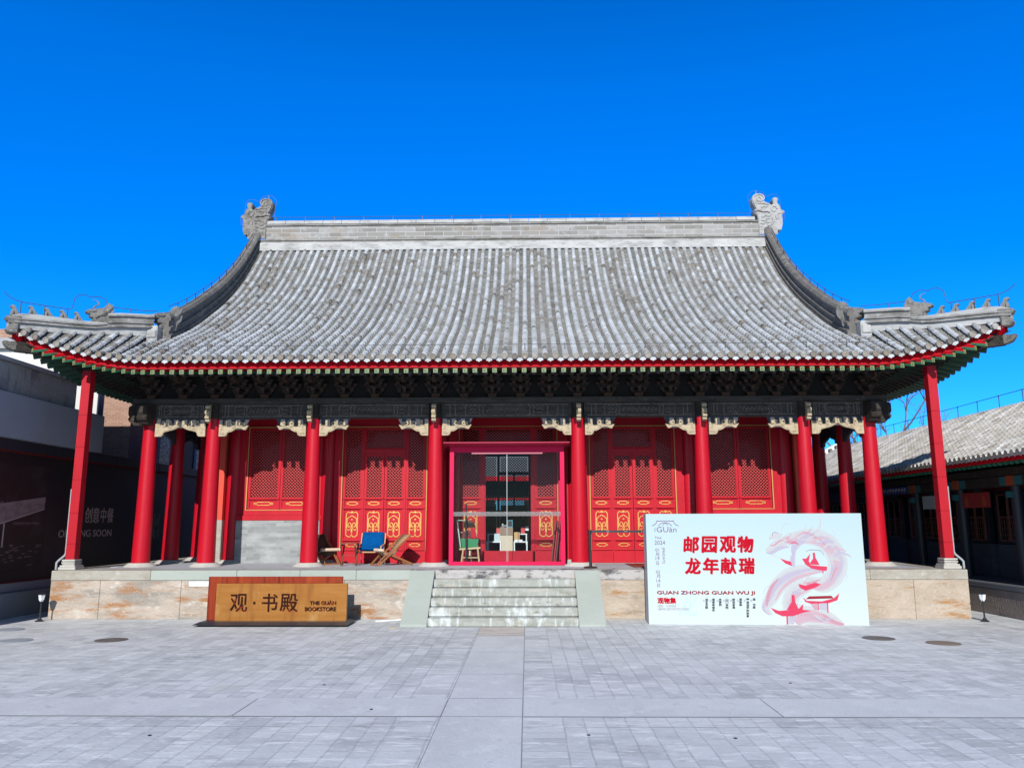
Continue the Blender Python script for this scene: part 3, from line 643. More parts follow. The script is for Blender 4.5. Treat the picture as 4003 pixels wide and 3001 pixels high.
def gold_panel(mb, cx, hw, z0, z1, y):
    H = z1 - z0; P = lambda f, g: (cx + f * hw, z0 + g * H); T = .019
    half = [(0, .13), (-.10, .03), (-.28, -.005), (-.62, -.005), (-.78, .03), (-.98, .06), (-1, .10), (-1, .86), (-.98, .90), (-.80, .96), (-.62, .985), (-.50, .955), (-.34, .955), (-.16, .965)]
    pts = [P(a, b) for a, b in half] + [P(-a, b) for a, b in half[::-1]][0:-1]
    mb.ribbon(pts, T, y, y - .012, True)
    mb.tube([(cx, y + .01, z0 + .97 * H), (cx, y - .018, z0 + .97 * H)], .030, 10)
    arch = [(-.84, .30), (-.84, .69), (-.80, .715), (-.62, .735), (-.50, .775), (-.34, .785), (-.18, .81), (0, .84)]
    mb.ribbon([P(a, b) for a, b in arch] + [P(-a, b) for a, b in arch[::-1][1:]], T, y, y - .012)
    mb.tube([(cx, y + .01, z0 + .675 * H), (cx, y - .018, z0 + .675 * H)], .022, 10)
    for s in (-1, 1):
        n = 26
        mb.ribbon([(cx + s * (.43 * hw - .40 * hw * (1 - .80 * k / n) * math.cos(.9 - 6.9 * k / n)), z0 + .435 * H + .155 * H * (1 - .80 * k / n) * math.sin(.9 - 6.9 * k / n) * -1) for k in range(n + 1)][::1], T, y, y - .012)
        mb.ribbon([P(s * .05, .15), P(s * .07, .25)], T, y, y - .012)
        mb.ribbon([P(s * .86, .34), P(s * .74, .27), P(s * .52, .25), P(s * .34, .30)], T, y, y - .012)
    mb.tube([(cx, y + .01, z0 + .27 * H), (cx, y - .016, z0 + .27 * H)], .026, 8)
def make_leaf(w, z0, ztop, name, parent, loc, big=True):
    mb = MB(); S = .052
    mb.box(0, S, 0, .06, z0, ztop); mb.box(w - S, w, 0, .06, z0, ztop)
    lat0 = 2.64
    rails = [(2.335, 2.40), (2.575, lat0), (ztop - .055, ztop)] + ([(z0, z0 + .045), (1.535, 1.60)] if big else [])
    for a, b in rails: mb.box(S, w - S, .002, .058, a, b)
    mb.box(S, w - S, .028, .05, z0 + .001 if big else 2.40, lat0 - .03)
    for z in ((1.326, 1.567) if big else ()) + ((2.367, 2.607) if big else (2.607,)):
        mb.tube([(.012, -.006, z), (w - .012, -.006, z)], .021, 8)
    for x in (S + .006, w - S - .006): mb.box(x - .006, x + .006, -.006, .01, lat0, ztop - .055)
    o = finish(name, mb, REDB, parent, loc=loc)
    mb = MB(); lattice(mb, S, w - S, lat0, ztop - .055, .022, .036); finish('lattice', mb, LATT, o)
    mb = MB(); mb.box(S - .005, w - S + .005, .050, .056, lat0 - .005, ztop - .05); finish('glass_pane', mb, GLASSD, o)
    mb = MB()
    if big:
        gold_panel(mb, w / 2, (w / 2 - S) * .72, 1.655, 2.285, .028); gold_oval(mb, w / 2, 1.444, (w / 2 - S) * .66, .036, .028)
    gold_oval(mb, w / 2, 2.488, (w / 2 - S) * .68, .038, .028)
    finish('gold_relief', mb, GOLD, o)
    return o
def transom(x0, x1, z0, z1):
    mb = MB(); t = .05
    mb.box(x0, x1, WY, WY + .06, z0, z0 + t); mb.box(x0, x1, WY, WY + .06, z1 - t, z1); mb.box(x0, x0 + t, WY + .002, WY + .058, z0 + t, z1 - t); mb.box(x1 - t, x1, WY + .002, WY + .058, z0 + t, z1 - t)
    for z in (z0 + .01, z1 - .01): mb.tube([(x0, WY - .008, z), (x1, WY - .008, z)], .018, 8)
    o = finish('transom', mb, REDB, hall)
    mb = MB(); lattice(mb, x0 + t, x1 - t, z0 + t, z1 - t, WY + .022, WY + .036); finish('lattice', mb, LATT, o)
    mb = MB(); mb.box(x0 + t - .005, x1 - t + .005, WY + .05, WY + .056, z0 + t - .005, z1 - t + .005); finish('glass_pane', mb, GLASSD, o)
DW = .508
out0 = make_leaf(DW, 1.30, 4.42, 'door_leaf', hall, (-3.176 - 1.062, WY, 0))
in0 = make_leaf(DW, 1.30, 3.74, 'door_leaf', hall, (-3.176 - .514, WY, 0))
for c in (-3.176, 3.176):
    if c > 0: dup(out0, hall, (c - 1.062, WY, 0)); dup(in0, hall, (c - .514, WY, 0))
    dup(out0, hall, (c + .554, WY, 0)); dup(in0, hall, (c + .006, WY, 0))
    transom(c - .53, c + .53, 3.86, 4.42)
c0 = dup(out0, hall, (-1.232, WY, 0)); c1 = dup(out0, hall, (1.232 - DW, WY, 0))
for c in (c0, c1): c.scale = (1.09, 1, 1)
c1.location.x = 1.232 - DW * 1.09
transom(-.62, .62, 4.03, 4.42)
win0 = make_leaf(.82, 2.345, 4.42, 'window', hall, (-5.858 - .825, WY, 0), big=False)
dup(win0, hall, (-5.858 + .005, WY, 0)); dup(win0, hall, (5.858 - .825, WY, 0)); dup(win0, hall, (5.858 + .005, WY, 0))
# fixed frame boards
mb = MB(); g = MB()
def bd(x0, x1, z0, z1, y=WY + .03, t=.06): mb.box(x0, x1, y, y + t, z0, z1)
mb.box(-7.0, 7.0, WY + .035, WY + .12, 4.445, 5.0)
for (ci, hwj, hwl) in ((-3.176, 1.30, 1.075), (3.176, 1.30, 1.075), (0, 1.53, 1.245), (-5.858, 1.06, .84), (5.858, 1.06, .84)):
    zb = 2.19 if abs(ci) > 5 else 1.0
    for s in (-1, 1):
        a, b = sorted((ci + s * hwl, ci + s * hwj)); bd(a, b, zb, 4.44, WY - .012)
        a, b = sorted((ci + s * (hwl + .0), ci + s * (hwl + .026))); g.box(a, b, WY - .022, WY - .0125, 2.337 if abs(ci) > 5 else 1.30, 4.43)
    g.box(ci - hwl - .026, ci + hwl + .026, WY - .022, WY - .0125, 4.431, 4.455)
    bd(ci - hwl - .03, ci + hwl + .03, 4.456, 4.50, WY - .0)
    if abs(ci) > 5:
        g.box(ci - hwl - .026, ci + hwl + .026, WY - .022, WY - .0125, 2.318, 2.336)
for ci in (-3.176, 3.176):
    for x in (ci - .534, ci + .534): bd(x - .021, x + .021, 1.30, 4.42, WY - .022, .08)
    bd(ci - .513, ci + .513, 3.742, 3.858, WY - .01)
for x in (-.64, .64): bd(x - .036, x + .036, 1.0, 4.43, WY - .03, .10)
for s in (-1, 1): bd(*sorted((s * .604, s * .575)), 1.30, 3.73, WY - .005, .06)
bd(-.604, .604, 3.735, 3.84, WY - .02, .08); bd(-.604, .604, 3.842, 4.028, WY + .02)
finish('door_frames', mb, REDB, hall, bevel=.004)
finish('gold_trim_line', g, GOLDP, hall)
for ci in (-3.176, 0, 3.176):
    mb = MB(); hw = 1.27 if ci else 1.5
    xs2 = [-hw, -.535, 0, .535, hw] if ci else [-hw, -.66, 0, .62, hw]
    for a, b in zip(xs2[:-1], xs2[1:]): mb.box(ci + a + .003, ci + b - .003, WY - .03, WY + .02, 1.0, 1.298)
    finish('threshold_board', mb, REDB, hall, bevel=.004)
for s in (-1, 1):
    c = s * 5.858
    mb = MB(); mb.box(c - 1.0, c + 1.0, WY - .02, WY + .1, 2.19, 2.317); finish('window_sill', mb, REDB, hall, bevel=.006)
    mb = MB(); mb.box(c - 1.10, c + 1.10, WY - .07, WY + .12, 2.065, 2.188); finish('window_sill', mb, REDB, hall, bevel=.006)
    mb = MB(); mb.box(c - 1.07, c + 1.07, WY - .06, WY + .3, 1.0, 2.063); finish('brick_dado', mb, BRICKG, hall, bevel=.004)
    a, b = sorted((s * 7.28, s * 7.56))
    mb = MB(); mb.box(a, b, WY - .1, 12.4, 2.08, 5.3); finish('gable_wall', mb, REDWALL, hall)
    mb = MB(); mb.box(a - .015, b + .015, WY - .12, 12.42, 1.0, 2.078); finish('gable_wall_foot', mb, STONEC, hall, bevel=.01)
# rear wall with glazed lattice doors, dark interior
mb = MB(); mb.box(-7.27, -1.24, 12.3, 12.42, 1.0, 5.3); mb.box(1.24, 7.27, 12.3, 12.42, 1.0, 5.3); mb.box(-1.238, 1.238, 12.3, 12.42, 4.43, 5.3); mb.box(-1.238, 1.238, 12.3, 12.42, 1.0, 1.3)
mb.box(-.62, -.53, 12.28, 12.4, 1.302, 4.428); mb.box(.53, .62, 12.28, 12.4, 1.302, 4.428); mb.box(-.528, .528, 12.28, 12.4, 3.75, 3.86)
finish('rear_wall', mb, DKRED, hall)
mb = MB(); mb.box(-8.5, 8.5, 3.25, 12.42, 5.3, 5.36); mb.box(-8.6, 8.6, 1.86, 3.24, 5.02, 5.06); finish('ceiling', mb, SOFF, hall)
mb = MB()
for (x0, x1, z1) in ((-1.2, -.66, 4.40), (-.50, .50, 4.40), (.66, 1.2, 4.40)):
    lattice(mb, x0, x1, 2.64, z1, 12.33, 12.36, .10, .026)
    mb.box(x0, x1, 12.31, 12.39, 1.31, 2.638)
mb.box(-.035, .035, 12.30, 12.395, 2.639, 3.748)
finish('rear_lattice_doors', mb, SOFF, hall)

# ------------------------------------------------------------------ roof
KN = [(-.6, 5.285), (-.1, 5.545), (1.6, 6.40), (2.13, 6.645), (2.86, 7.02), (3.75, 7.55), (4.72, 8.17), (5.66, 8.87), (6.4, 9.52), (7.1, 10.25), (7.8, 11.05)]
kx = np.array([k[0] for k in KN]); kz = np.array([k[1] for k in KN])
dl = np.diff(kz) / np.diff(kx); sl_ = np.concatenate([[dl[0]], (dl[:-1] * np.diff(kx)[1:] + dl[1:] * np.diff(kx)[:-1]) / (kx[2:] - kx[:-2]), [dl[-1]]])
def P(y):
    y = min(max(y, -.6), 7.8); i = int(min(max(np.searchsorted(kx, y) - 1, 0), len(kx) - 2))
    h = kx[i + 1] - kx[i]; t = (y - kx[i]) / h
    return (2 * t**3 - 3 * t**2 + 1) * kz[i] + (t**3 - 2 * t**2 + t) * h * sl_[i] + (-2 * t**3 + 3 * t**2) * kz[i + 1] + (t**3 - t**2) * h * sl_[i + 1]
def yE(x):
    s = min(max((abs(x) - 8.2) / 2.75, 0), 1); return -.1 - .35 * s * s
def lift(x): return .082 * max(0, abs(x) - 7.9) ** 1.9
HX = [8.6, 8.9, 9.2, 9.5, 9.9, 10.3, 10.6, 10.95]; HZ = [6.43, 6.50, 6.48, 6.42, 6.35, 6.31, 6.30, 6.30]
def Zr(x, y):
    ax = abs(x); ye = yE(x)
    if ax > 8.6:
        dh = 1.75 - (ax - 8.4) * 2.2 / 2.55 - ye; z0 = 5.545 + lift(x)
        if dh < .05: return z0 + (y - ye) * .5
        t = (y - ye) / dh; return z0 + (float(np.interp(ax, HX, HZ)) - z0) * (t if t > 1 or t < 0 else .85 * t + .15 * t * t)
    return P(y) + lift(x) * max(0, 1 - (y - yE(x)) / 4) ** 2
def z0e(x): return 5.545 + lift(x)
def hipy(ax): return 1.75 - (ax - 8.4) * 2.2 / 2.55
RY = 7.8
# sheathing under the tiles, front + back + sides, with gables
mb = MB()
def grid(fn, nu, nv):
    b = len(mb.v)
    for i in range(nu + 1):
        for j in range(nv + 1): mb.v.append(fn(i / nu, j / nv))
    for i in range(nu):
        for j in range(nv):
            mb.f.append((b + i * (nv + 1) + j, b + (i + 1) * (nv + 1) + j, b + (i + 1) * (nv + 1) + j + 1, b + i * (nv + 1) + j + 1)); mb.mi.append(0); mb.rnd.append(.4)
def front(u, v, back=False):
    x = -10.95 + 21.9 * u; ya = yE(x) + .02; yb = 7.75 if abs(x) < 8.4 else max(hipy(abs(x)), ya + .001)
    y = ya + (yb - ya) * v; z = Zr(x, y) - .045
    return (x, 2 * RY - y if back else y, z)
grid(lambda u, v: front(u, v), 146, 30); grid(lambda u, v: front(u, v, True), 146, 30)
def yside(v): return -.45 + (2 * RY + .9) * v
def xE(y):
    y = min(y, 2 * RY - y); s = min(max((2.3 - y) / 2.75, 0), 1); return 10.445 + .35 * s * s
def lifts(y):
    y = min(y, 2 * RY - y); return .082 * max(0, 2.445 - y) ** 1.9
def side(u, v, s, dz=-.045):
    y = yside(v); yy = min(y, 2 * RY - y); xa = xE(y) ; xb = min(8.4 + max(0, (1.75 - yy)) * 2.55 / 2.2, xa)
    x = xa + (xb - xa) * u; d = xa - x
    return (s * x, y, P(-.1 + d) + lifts(y) * max(0, 1 - d / 4) ** 2 + dz)
for s in (-1, 1): grid(lambda u, v: side(u, v, s), 10, 80)
roof = finish('roof', mb, PAN, hall, recalc=False, attr=True)
for s in (-1, 1):
    mb = MB(); yy = np.linspace(1.5, 7.78, 24)
    poly = [(y, P(y) - .03) for y in yy] + [(2 * RY - y, P(y) - .03) for y in yy[::-1]] + [(2 * RY - 1.5, 5.9), (1.5, 5.9)]
    mb.prism(poly, s * 8.36, s * 8.44, 'yz'); finish('gable', mb, REDWALL, roof)
# tile rows
tb = MB(); pb = MB(); dbm = MB()
NA = 6
def row_path(x, ya, yb, step):
    ys = np.linspace(ya, yb, 160); zs = np.array([Zr(x, y) for y in ys])
    s = np.concatenate([[0], np.cumsum(np.hypot(np.diff(ys), np.diff(zs)))])
    n = max(2, int(round(s[-1] / step))); t = np.linspace(0, s[-1], n + 1)
    return np.interp(t, s, ys), np.interp(t, s, zs)
TP = .225
for i in range(-48, 49):
    x = i * TP; ax = abs(x)
    if ax > 10.72: continue
    ya = yE(x)
    yb = 7.64 if ax < 8.24 else (1.52 if ax < 8.66 else hipy(ax) - .05)
    if yb - ya < .12: continue
    Y, Z = row_path(x, ya, yb, .205)
    rowv = R.gauss(0, .10)
    for k in range(len(Y) - 1):
        y0, z0, y1, z1 = Y[k], Z[k], Y[k + 1], Z[k + 1]
        dy, dz = y1 - y0, z1 - z0; L = math.hypot(dy, dz); ny, nz = -dz / L, dy / L
        r0, r1 = .069 + R.uniform(-.002, .002), .054
        jx = R.uniform(-.004, .004)
        tb.r = min(max(.50 + rowv + R.gauss(0, .15), 0), 1)
        if R.random() < .03: tb.r = R.uniform(0, .2)
        vs = []
        for (cy, cz, r) in ((y0, z0, r0 - .017), (y0, z0, r0), (y1, z1, r1)):
            for q in range(NA + 1):
                t = PI * q / NA
                h = r * math.sin(t) * 1.05 + .022
                vs.append((x + jx - r * math.cos(t), cy + ny * h, cz + nz * h))
        fs = []
        for q in range(NA): fs.append((NA + 1 + q, NA + 2 + q, 2 * (NA + 1) + q + 1, 2 * (NA + 1) + q))
        tb.add(vs, fs)
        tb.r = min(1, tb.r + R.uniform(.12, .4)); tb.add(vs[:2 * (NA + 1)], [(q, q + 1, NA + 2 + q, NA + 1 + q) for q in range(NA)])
    # round end tile
    zc = Z[0] + .05; tb.r = R.uniform(.03, .24); yc = Y[0] - .055
    vs = [(x, yc, zc)]; fs = []
    for rr, yo in ((.045, .005), (.050, -.005), (.068, -.005), (.068, .09)):
        for q in range(14): t = 2 * PI * q / 14; vs.append((x + rr * math.cos(t), yc + yo, zc + rr * math.sin(t)))
    for q in range(14):
        q2 = (q + 1) % 14; fs.append((0, 1 + q, 1 + q2))
        for g_ in range(3): fs.append((1 + g_ * 14 + q, 1 + (g_ + 1) * 14 + q, 1 + (g_ + 1) * 14 + q2, 1 + g_ * 14 + q2))
    tb.add(vs, fs)
for i in range(-48, 48):
    x = (i + .5) * TP; ax = abs(x)
    if ax > 10.80: continue
    ya = yE(x) + .03
    yb = 7.64 if ax < 8.24 else (1.52 if ax < 8.66 else hipy(ax) - .05)
    if yb - ya > .1:
        Y, Z = row_path(x, ya, yb, .105); pr = R.gauss(.45, .12)
        for k in range(len(Y) - 1):
            pb.r = min(max(pr + R.gauss(0, .15), 0), 1)
            vs = []
            for (yy, zz, o) in ((Y[k], Z[k], -.004), (Y[k], Z[k], .012), (Y[k + 1], Z[k + 1], -.004)):
                vs += [(x - .062, yy, zz + .022 + o), (x - .03, yy, zz + .004 + o), (x + .03, yy, zz + .004 + o), (x + .062, yy, zz + .022 + o)]
            fs = [(g_ * 4 + q, g_ * 4 + q + 1, g_ * 4 + q + 5, g_ * 4 + q + 4) for g_ in range(2) for q in range(3)]
            pb.add(vs, fs)
    # drip tile
    ze = z0e(x); yd = yE(x) - .012; dbm.r = R.uniform(.40, .80)
    poly = [(-.1, .03), (-.098, -.012), (-.075, -.022), (-.06, -.045), (-.03, -.052), (0, -.075), (.03, -.052), (.06, -.045), (.075, -.022), (.098, -.012), (.1, .03), (.05, .012), (-.05, .012)]
    sk = .12 * (1 if x > 0 else -1) * min(max((ax - 8.4) / 2.4, 0), 1) * 3
    dbm.add([(x + a, yd + q * .014, ze + b + a * (.16 * lift(ax + .1) / .1 if 0 else (lift(ax + .1) - lift(ax)) / .1 * (1 if x > 0 else -1))) for q in (0, 1) for a, b in poly],
            [tuple(range(13)), tuple(range(25, 12, -1))] + [(q, q + 13, (q + 1) % 13 + 13, (q + 1) % 13) for q in range(13)])
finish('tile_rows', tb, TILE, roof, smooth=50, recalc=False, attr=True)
finish('pan_tiles', pb, PAN, roof, recalc=False, attr=True)
finish('drip_tiles', dbm, TILE, roof, recalc=False, attr=True)
# side tiles: plain rows
mb = MB()
for s in (-1, 1):
    for k in range(0, 68):
        y = -.2 + k * TP
        if y > 2 * RY + .1: break
        pts = [side(u, (y + .45) / (2 * RY + .9), s, .0) for u in np.linspace(0, 1, 6)]
        if abs(pts[0][0] - pts[-1][0]) < .15: continue
        mb.r = R.uniform(.2, .7); mb.tube(pts, .064, 8)
finish('side_tile_rows', mb, TILE, roof, smooth=50, recalc=False, attr=True)

# main ridge
def band(name, prof, path, m, par=None, bev=0): 
    mb = MB(); mb.sweep(prof, path); return finish(name, mb, m, par or roof, bevel=bev)
XP = [(-8.12, RY, 0), (8.12, RY, 0)]; XF = [(-8.3, RY, 0), (8.3, RY, 0)]
ridge = band('main_ridge', [(-.30, 10.80), (-.24, 11.09), (.24, 11.09), (.30, 10.80)], XF, PLASTER)
band('ridge_moulding', [(-.20, 11.091), (-.20, 11.135), (-.155, 11.15), (-.155, 11.17), (-.19, 11.18), (-.19, 11.225), (-.14, 11.24), (.14, 11.24), (.19, 11.225), (.19, 11.18), (.155, 11.17), (.155, 11.15), (.20, 11.135), (.20, 11.091)], XF, RIDGE)
band('ridge_panel', [(-.13, 11.241), (-.13, 11.68), (.13, 11.68), (.13, 11.241)], XP, RPANEL)
band('ridge_moulding', [(-.12, 11.681), (-.17, 11.71), (-.17, 11.75), (-.13, 11.77), (.13, 11.77), (.17, 11.75), (.17, 11.71), (.12, 11.681)], XP, RIDGE)
mb = MB(); k = 0
for x in np.arange(-8.1, 8.0, .62): mb.sweep([(-.16, 11.771), (-.155, 11.84), (-.09, 11.91), (0, 11.93), (.09, 11.91), (.155, 11.84), (.16, 11.771)], [(x + .004, RY, 0), (min(x + .612, 8.1), RY, 0)])
finish('ridge_cap', mb, PLASTER, roof)
# ridge-end dragon ornaments
CH = [(560, 1215), (960, 1215), (965, 990), (985, 790), (1060, 745), (1090, 690), (1065, 655), (1005, 660), (1050, 560), (1095, 460), (1105, 370), (1085, 290), (1050, 245), (1000, 222), (950, 205), (895, 215), (840, 245), (800, 300), (795, 350), (815, 395), (740, 450), (660, 480), (630, 520), (590, 530), (555, 480), (560, 430), (585, 395), (570, 340), (520, 312), (470, 318), (430, 352), (432, 398), (458, 440), (448, 490), (400, 530), (380, 600), (378, 655), (330, 665), (272, 700), (300, 740), (350, 770), (345, 900), (350, 1060), (400, 1215)]
def CHm(p, s): return (s * (8.14 + (950 - p[0]) / 784.0), 12.69 - (p[1] - 200) / 784.0)
for s in (-1, 1):
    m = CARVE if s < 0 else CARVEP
    poly = [CHm(p, s) for p in CH]
    mb = MB(); mb.prism(poly, RY - .17, RY + .17)
    o = finish('ridge_end_dragon', mb, m, roof, bevel=.02)
    mb = MB(); yf = RY - .165
    def rb(pts, wd=.045, pr=.03): mb.ribbon([CHm(p, s) for p in pts], wd, yf, yf - pr)
    rb([(905 + (150 - 135 * k / 24) * math.cos(-.4 - k * .42), 345 + (118 - 105 * k / 24) * math.sin(-.4 - k * .42)) for k in range(25)], .04)
    rb([(1060, 300), (1075, 380), (1045, 490), (1000, 590), (975, 660)], .05); rb([(680, 510), (760, 500), (850, 470), (960, 480)])
    rb([(470, 640), (500, 570), (570, 560), (615, 600), (610, 670), (560, 700), (510, 680)], .05); rb([(660, 720), (740, 690), (850, 700), (960, 660), (1060, 690)], .06, .05)
    rb([(640, 780), (700, 830), (790, 810), (880, 860)], .05); rb([(660, 900), (740, 880), (820, 950), (900, 930)], .05); rb([(700, 1000), (780, 990), (840, 1040), (920, 1020)], .05); rb([(600, 850), (580, 960), (640, 1060), (740, 1080)], .05)
    rb([(700, 560), (760, 580), (820, 560), (880, 600)], .04); rb([(400, 740), (470, 760), (520, 830), (480, 920)], .05)
    mb.box(*sorted((s * 8.12, s * 8.72)), RY - .19, RY - .169, 11.25, 11.40)
    finish('dragon_relief', mb, m, o)
    mb = MB(); mb.tube([(CHm((950, 205), s)[0], RY, 12.66), (CHm((950, 205), s)[0], RY, 12.83)], .012, 6); finish('lightning_rod', mb, CHROME, o)

# vertical ridges down the gables
VPROF = [(-.17, -.02), (-.17, .10), (-.12, .12), (-.12, .19), (-.155, .205), (-.155, .25), (-.10, .27), (-.10, .38), (-.145, .395), (-.145, .44), (-.10, .50), (0, .53), (.10, .50), (.145, .44), (.145, .395), (.10, .38), (.10, .27), (.155, .25), (.155, .205), (.12, .19), (.12, .12), (.17, .10), (.17, -.02)]
def beast_head(s):
    """snarling dragon head in profile, facing -x, about .55 long"""
    mb = MB()
    mb.prism([(0, 0), (.30, 0), (.33, .12), (.40, .20), (.42, .30), (.36, .42), (.30, .46), (.27, .40), (.20, .33), (.12, .31), (.05, .29), (-.03, .27), (-.10, .25), (-.12, .20), (-.08, .18), (-.02, .17), (-.05, .13), (-.02, .10), (.03, .10)], -.09, .09)
    for k in range(4): mb.ribbon([(.06 + k * .05, .10 + k * .03), (.16 + k * .04, .16 + k * .035), (.24 + k * .04, .18 + k * .05), (.33 + k * .02, .28 + k * .05)], .022, -.085, -.115)
    mb.ribbon([(-.08, .215), (0, .215), (.07, .24)], .02, -.085, -.11); mb.tube([(.05, -.10, .245), (.05, .10, .245)], .022, 8)
    return mb
HORN = [(.02, 0, .30), (.06, 0, .36), (.12, 0, .40), (.12, 0, .45), (.07, 0, .49), (0, 0, .50)]
for s in (-1, 1):
    path = [(s * 8.42, y, P(y) + .0) for y in np.linspace(1.62, 7.62, 40)]
    band('vertical_ridge', [(a, b * 1.3) for a, b in VPROF], path, VRIDGE, bev=0)
    # beast at the foot of the ridge, facing the court
    o = finish('ridge_beast', beast_head(s), CARVE, roof, loc=(s * 8.58, 1.62, 6.70), bevel=.012); o.rotation_euler = (0, 0, rad(55) if s < 0 else rad(125)); o.scale = (1.35, 1.35, 1.45)
    mb = MB(); mb.box(s * 8.60 - .13, s * 8.60 + .13, 1.36, 1.62, 6.30, 6.73); mb.box(s * 8.60 - .11, s * 8.60 + .11, 1.33, 1.36, 6.42, 6.62); finish('beast_block', mb, PLASTER, roof, bevel=.015)
# hip ridges with a dragon head and a file of small beasts
def hp(t): return (8.6 + 2.34 * t, 1.57 - 2.013 * t)       # plan position, t 0..1
ang = math.atan2(-2.013, 2.34)
for s in (-1, 1):
    def pth(ts, zs): return [(s * hp(t)[0], hp(t)[1], z) for t, z in zip(ts, zs)]
    def wall(name, ts, lo, hi, hw, m, bev=0):
        mb = MB(); n = len(ts); vs = []; fs = []
        lat = Vector((2.013, 2.34 * 1, 0)).normalized()
        for t, a, b in zip(ts, lo, hi):
            px, py = hp(t)
            for (o, z) in ((-1, a), (1, a), (1, b), (-1, b)): vs.append((s * (px + o * hw * lat.x), py + o * hw * lat.y, z))
        for i in range(n - 1):
            for j in range(4): fs.append((i * 4 + j, i * 4 + (j + 1) % 4, i * 4 + 4 + (j + 1) % 4, i * 4 + 4 + j))
        fs += [(0, 1, 2, 3), tuple((n - 1) * 4 + j for j in range(4))[::-1]]
        mb.add(vs, fs); return finish(name, mb, m, roof, bevel=bev)
    T = np.linspace(0, 1, 14)
    zb = np.interp(T, [0, .33, .45, .9, 1], [6.68, 6.56, 6.45, 6.37, 6.33])      # underside of mouldings
    surf = [Zr(hp(t)[0], hp(t)[1]) - .06 for t in T]
    wall('hip_plaster', T, surf, zb - .001, .095, PLASTER)
    Tb = np.linspace(0.03, .36, 5); zbb = np.interp(Tb, T, zb)
    wall('hip_ridge', Tb, zbb, zbb + .05, .17, RIDGE); wall('hip_ridge', Tb, zbb + .051, zbb + .10, .13, RIDGE); wall('hip_ridge', Tb, zbb + .101, zbb + .13, .16, RIDGE)
    wall('hip_ridge', Tb, zbb + .131, zbb + .26, .11, RIDGE); wall('hip_ridge', Tb, zbb + .261, zbb + .30, .15, RIDGE); wall('hip_ridge', Tb, zbb + .301, zbb + .345, .12, PLASTER)
    Tf = np.linspace(.36, 1.0, 9); zf = np.interp(Tf, T, zb)
    wall('hip_ridge', Tf, zf, zf + .035, .15, RIDGE); wall('hip_ridge', Tf, zf + .036, zf + .07, .115, RIDGE); wall('hip_ridge', Tf, zf + .071, zf + .10, .14, RIDGE)
    wall('hip_cap', Tf, zf + .101, np.interp(Tf, [.36, .5, .9, 1], [6.645, 6.62, 6.60, 6.50]), .11, PLASTER, .02)
    # tip ornament: flat end tile and stacked end
    x, y = hp(1.0); mb = MB(); Mx = Matrix.Translation((s * x, y, 0)) @ Matrix.Rotation(ang if s > 0 else PI - ang, 4, 'Z')
    mb.prism([(-.25, 6.36), (-.02, 6.36), (.06, 6.42), (.07, 6.47), (-.02, 6.50), (-.25, 6.52)], -.13, .13, M=Mx)
    mb.prism([(-.2, 6.12), (-.05, 6.11), (.02, 6.16), (.03, 6.24), (-.02, 6.29), (-.06, 6.355), (-.2, 6.355)], -.15, .15, M=Mx)
    finish('hip_tip', mb, CARVE, roof, bevel=.02)
    t = .385; px, py = hp(.47)
    o = finish('hip_dragon_head', beast_head(s), CARVE, roof, loc=(s * px, py, 6.62), bevel=.012); o.rotation_euler = (0, 0, (PI + ang) if s > 0 else -ang); o.scale = (-1 if 0 else 1.12, 1.0, 1.12)
    mb = MB(); mb.tube(HORN, [.02, .018, .015, .012, .009, .004], 6); h = finish('horn', mb, CARVE, o)
    for k, t in enumerate((.56, .655, .755, .855, .965)):
        px, py = hp(t); zc = np.interp(t, [.36, .5, .9, 1], [6.645, 6.62, 6.60, 6.50]) + .0
        mb = MB(); q = 1.15 if k == 4 else 1.0
        mb.prism([(-.075 * q, 0), (.075 * q, 0), (.085 * q, .03), (.06 * q, .06), (.03 * q, .10 * q), (.02 * q, .125 * q), (-.0, .16 * q), (-.025 * q, .178 * q), (-.055 * q, .172 * q), (-.075 * q, .15 * q), (-.07 * q, .138 * q), (-.045 * q, .13 * q), (-.04 * q, .10 * q), (-.055 * q, .05), (-.05 * q, .03)], -.035, .035)
        mb.tube([(-.03, -.045, 0), (-.03, -.04, .09)], .02, 6); mb.tube([(-.03, .045, 0), (-.03, .04, .09)], .02, 6)
        o = finish('small_roof_beast', mb, CARVE if s < 0 else CARVE, roof, loc=(s * px, py, zc - .005), bevel=.008); o.scale = (1.2, 1.3, 1.15); o.rotation_euler = (0, 0, (PI + ang) if s > 0 else -ang)

# ---- eaves: red fascia, rafters, soffit
XX = np.concatenate([np.linspace(-10.9, -7.6, 26), np.linspace(-7.4, 7.4, 12), np.linspace(7.6, 10.9, 26)])
mb = MB(); vs = []; fs = []
for x in XX:
    ye = yE(x); ze = z0e(x)
    for (o, z) in ((.13, ze - .196), (.13, ze + .0), (.18, ze + .0), (.18, ze - .196)): vs.append((x, ye + o, z))
for i in range(len(XX) - 1):
    for j in range(4): fs.append((i * 4 + j, i * 4 + (j + 1) % 4, i * 4 + 4 + (j + 1) % 4, i * 4 + 4 + j))
mb.add(vs, fs)

eave = finish('eave_board', mb, REDBR, roof)
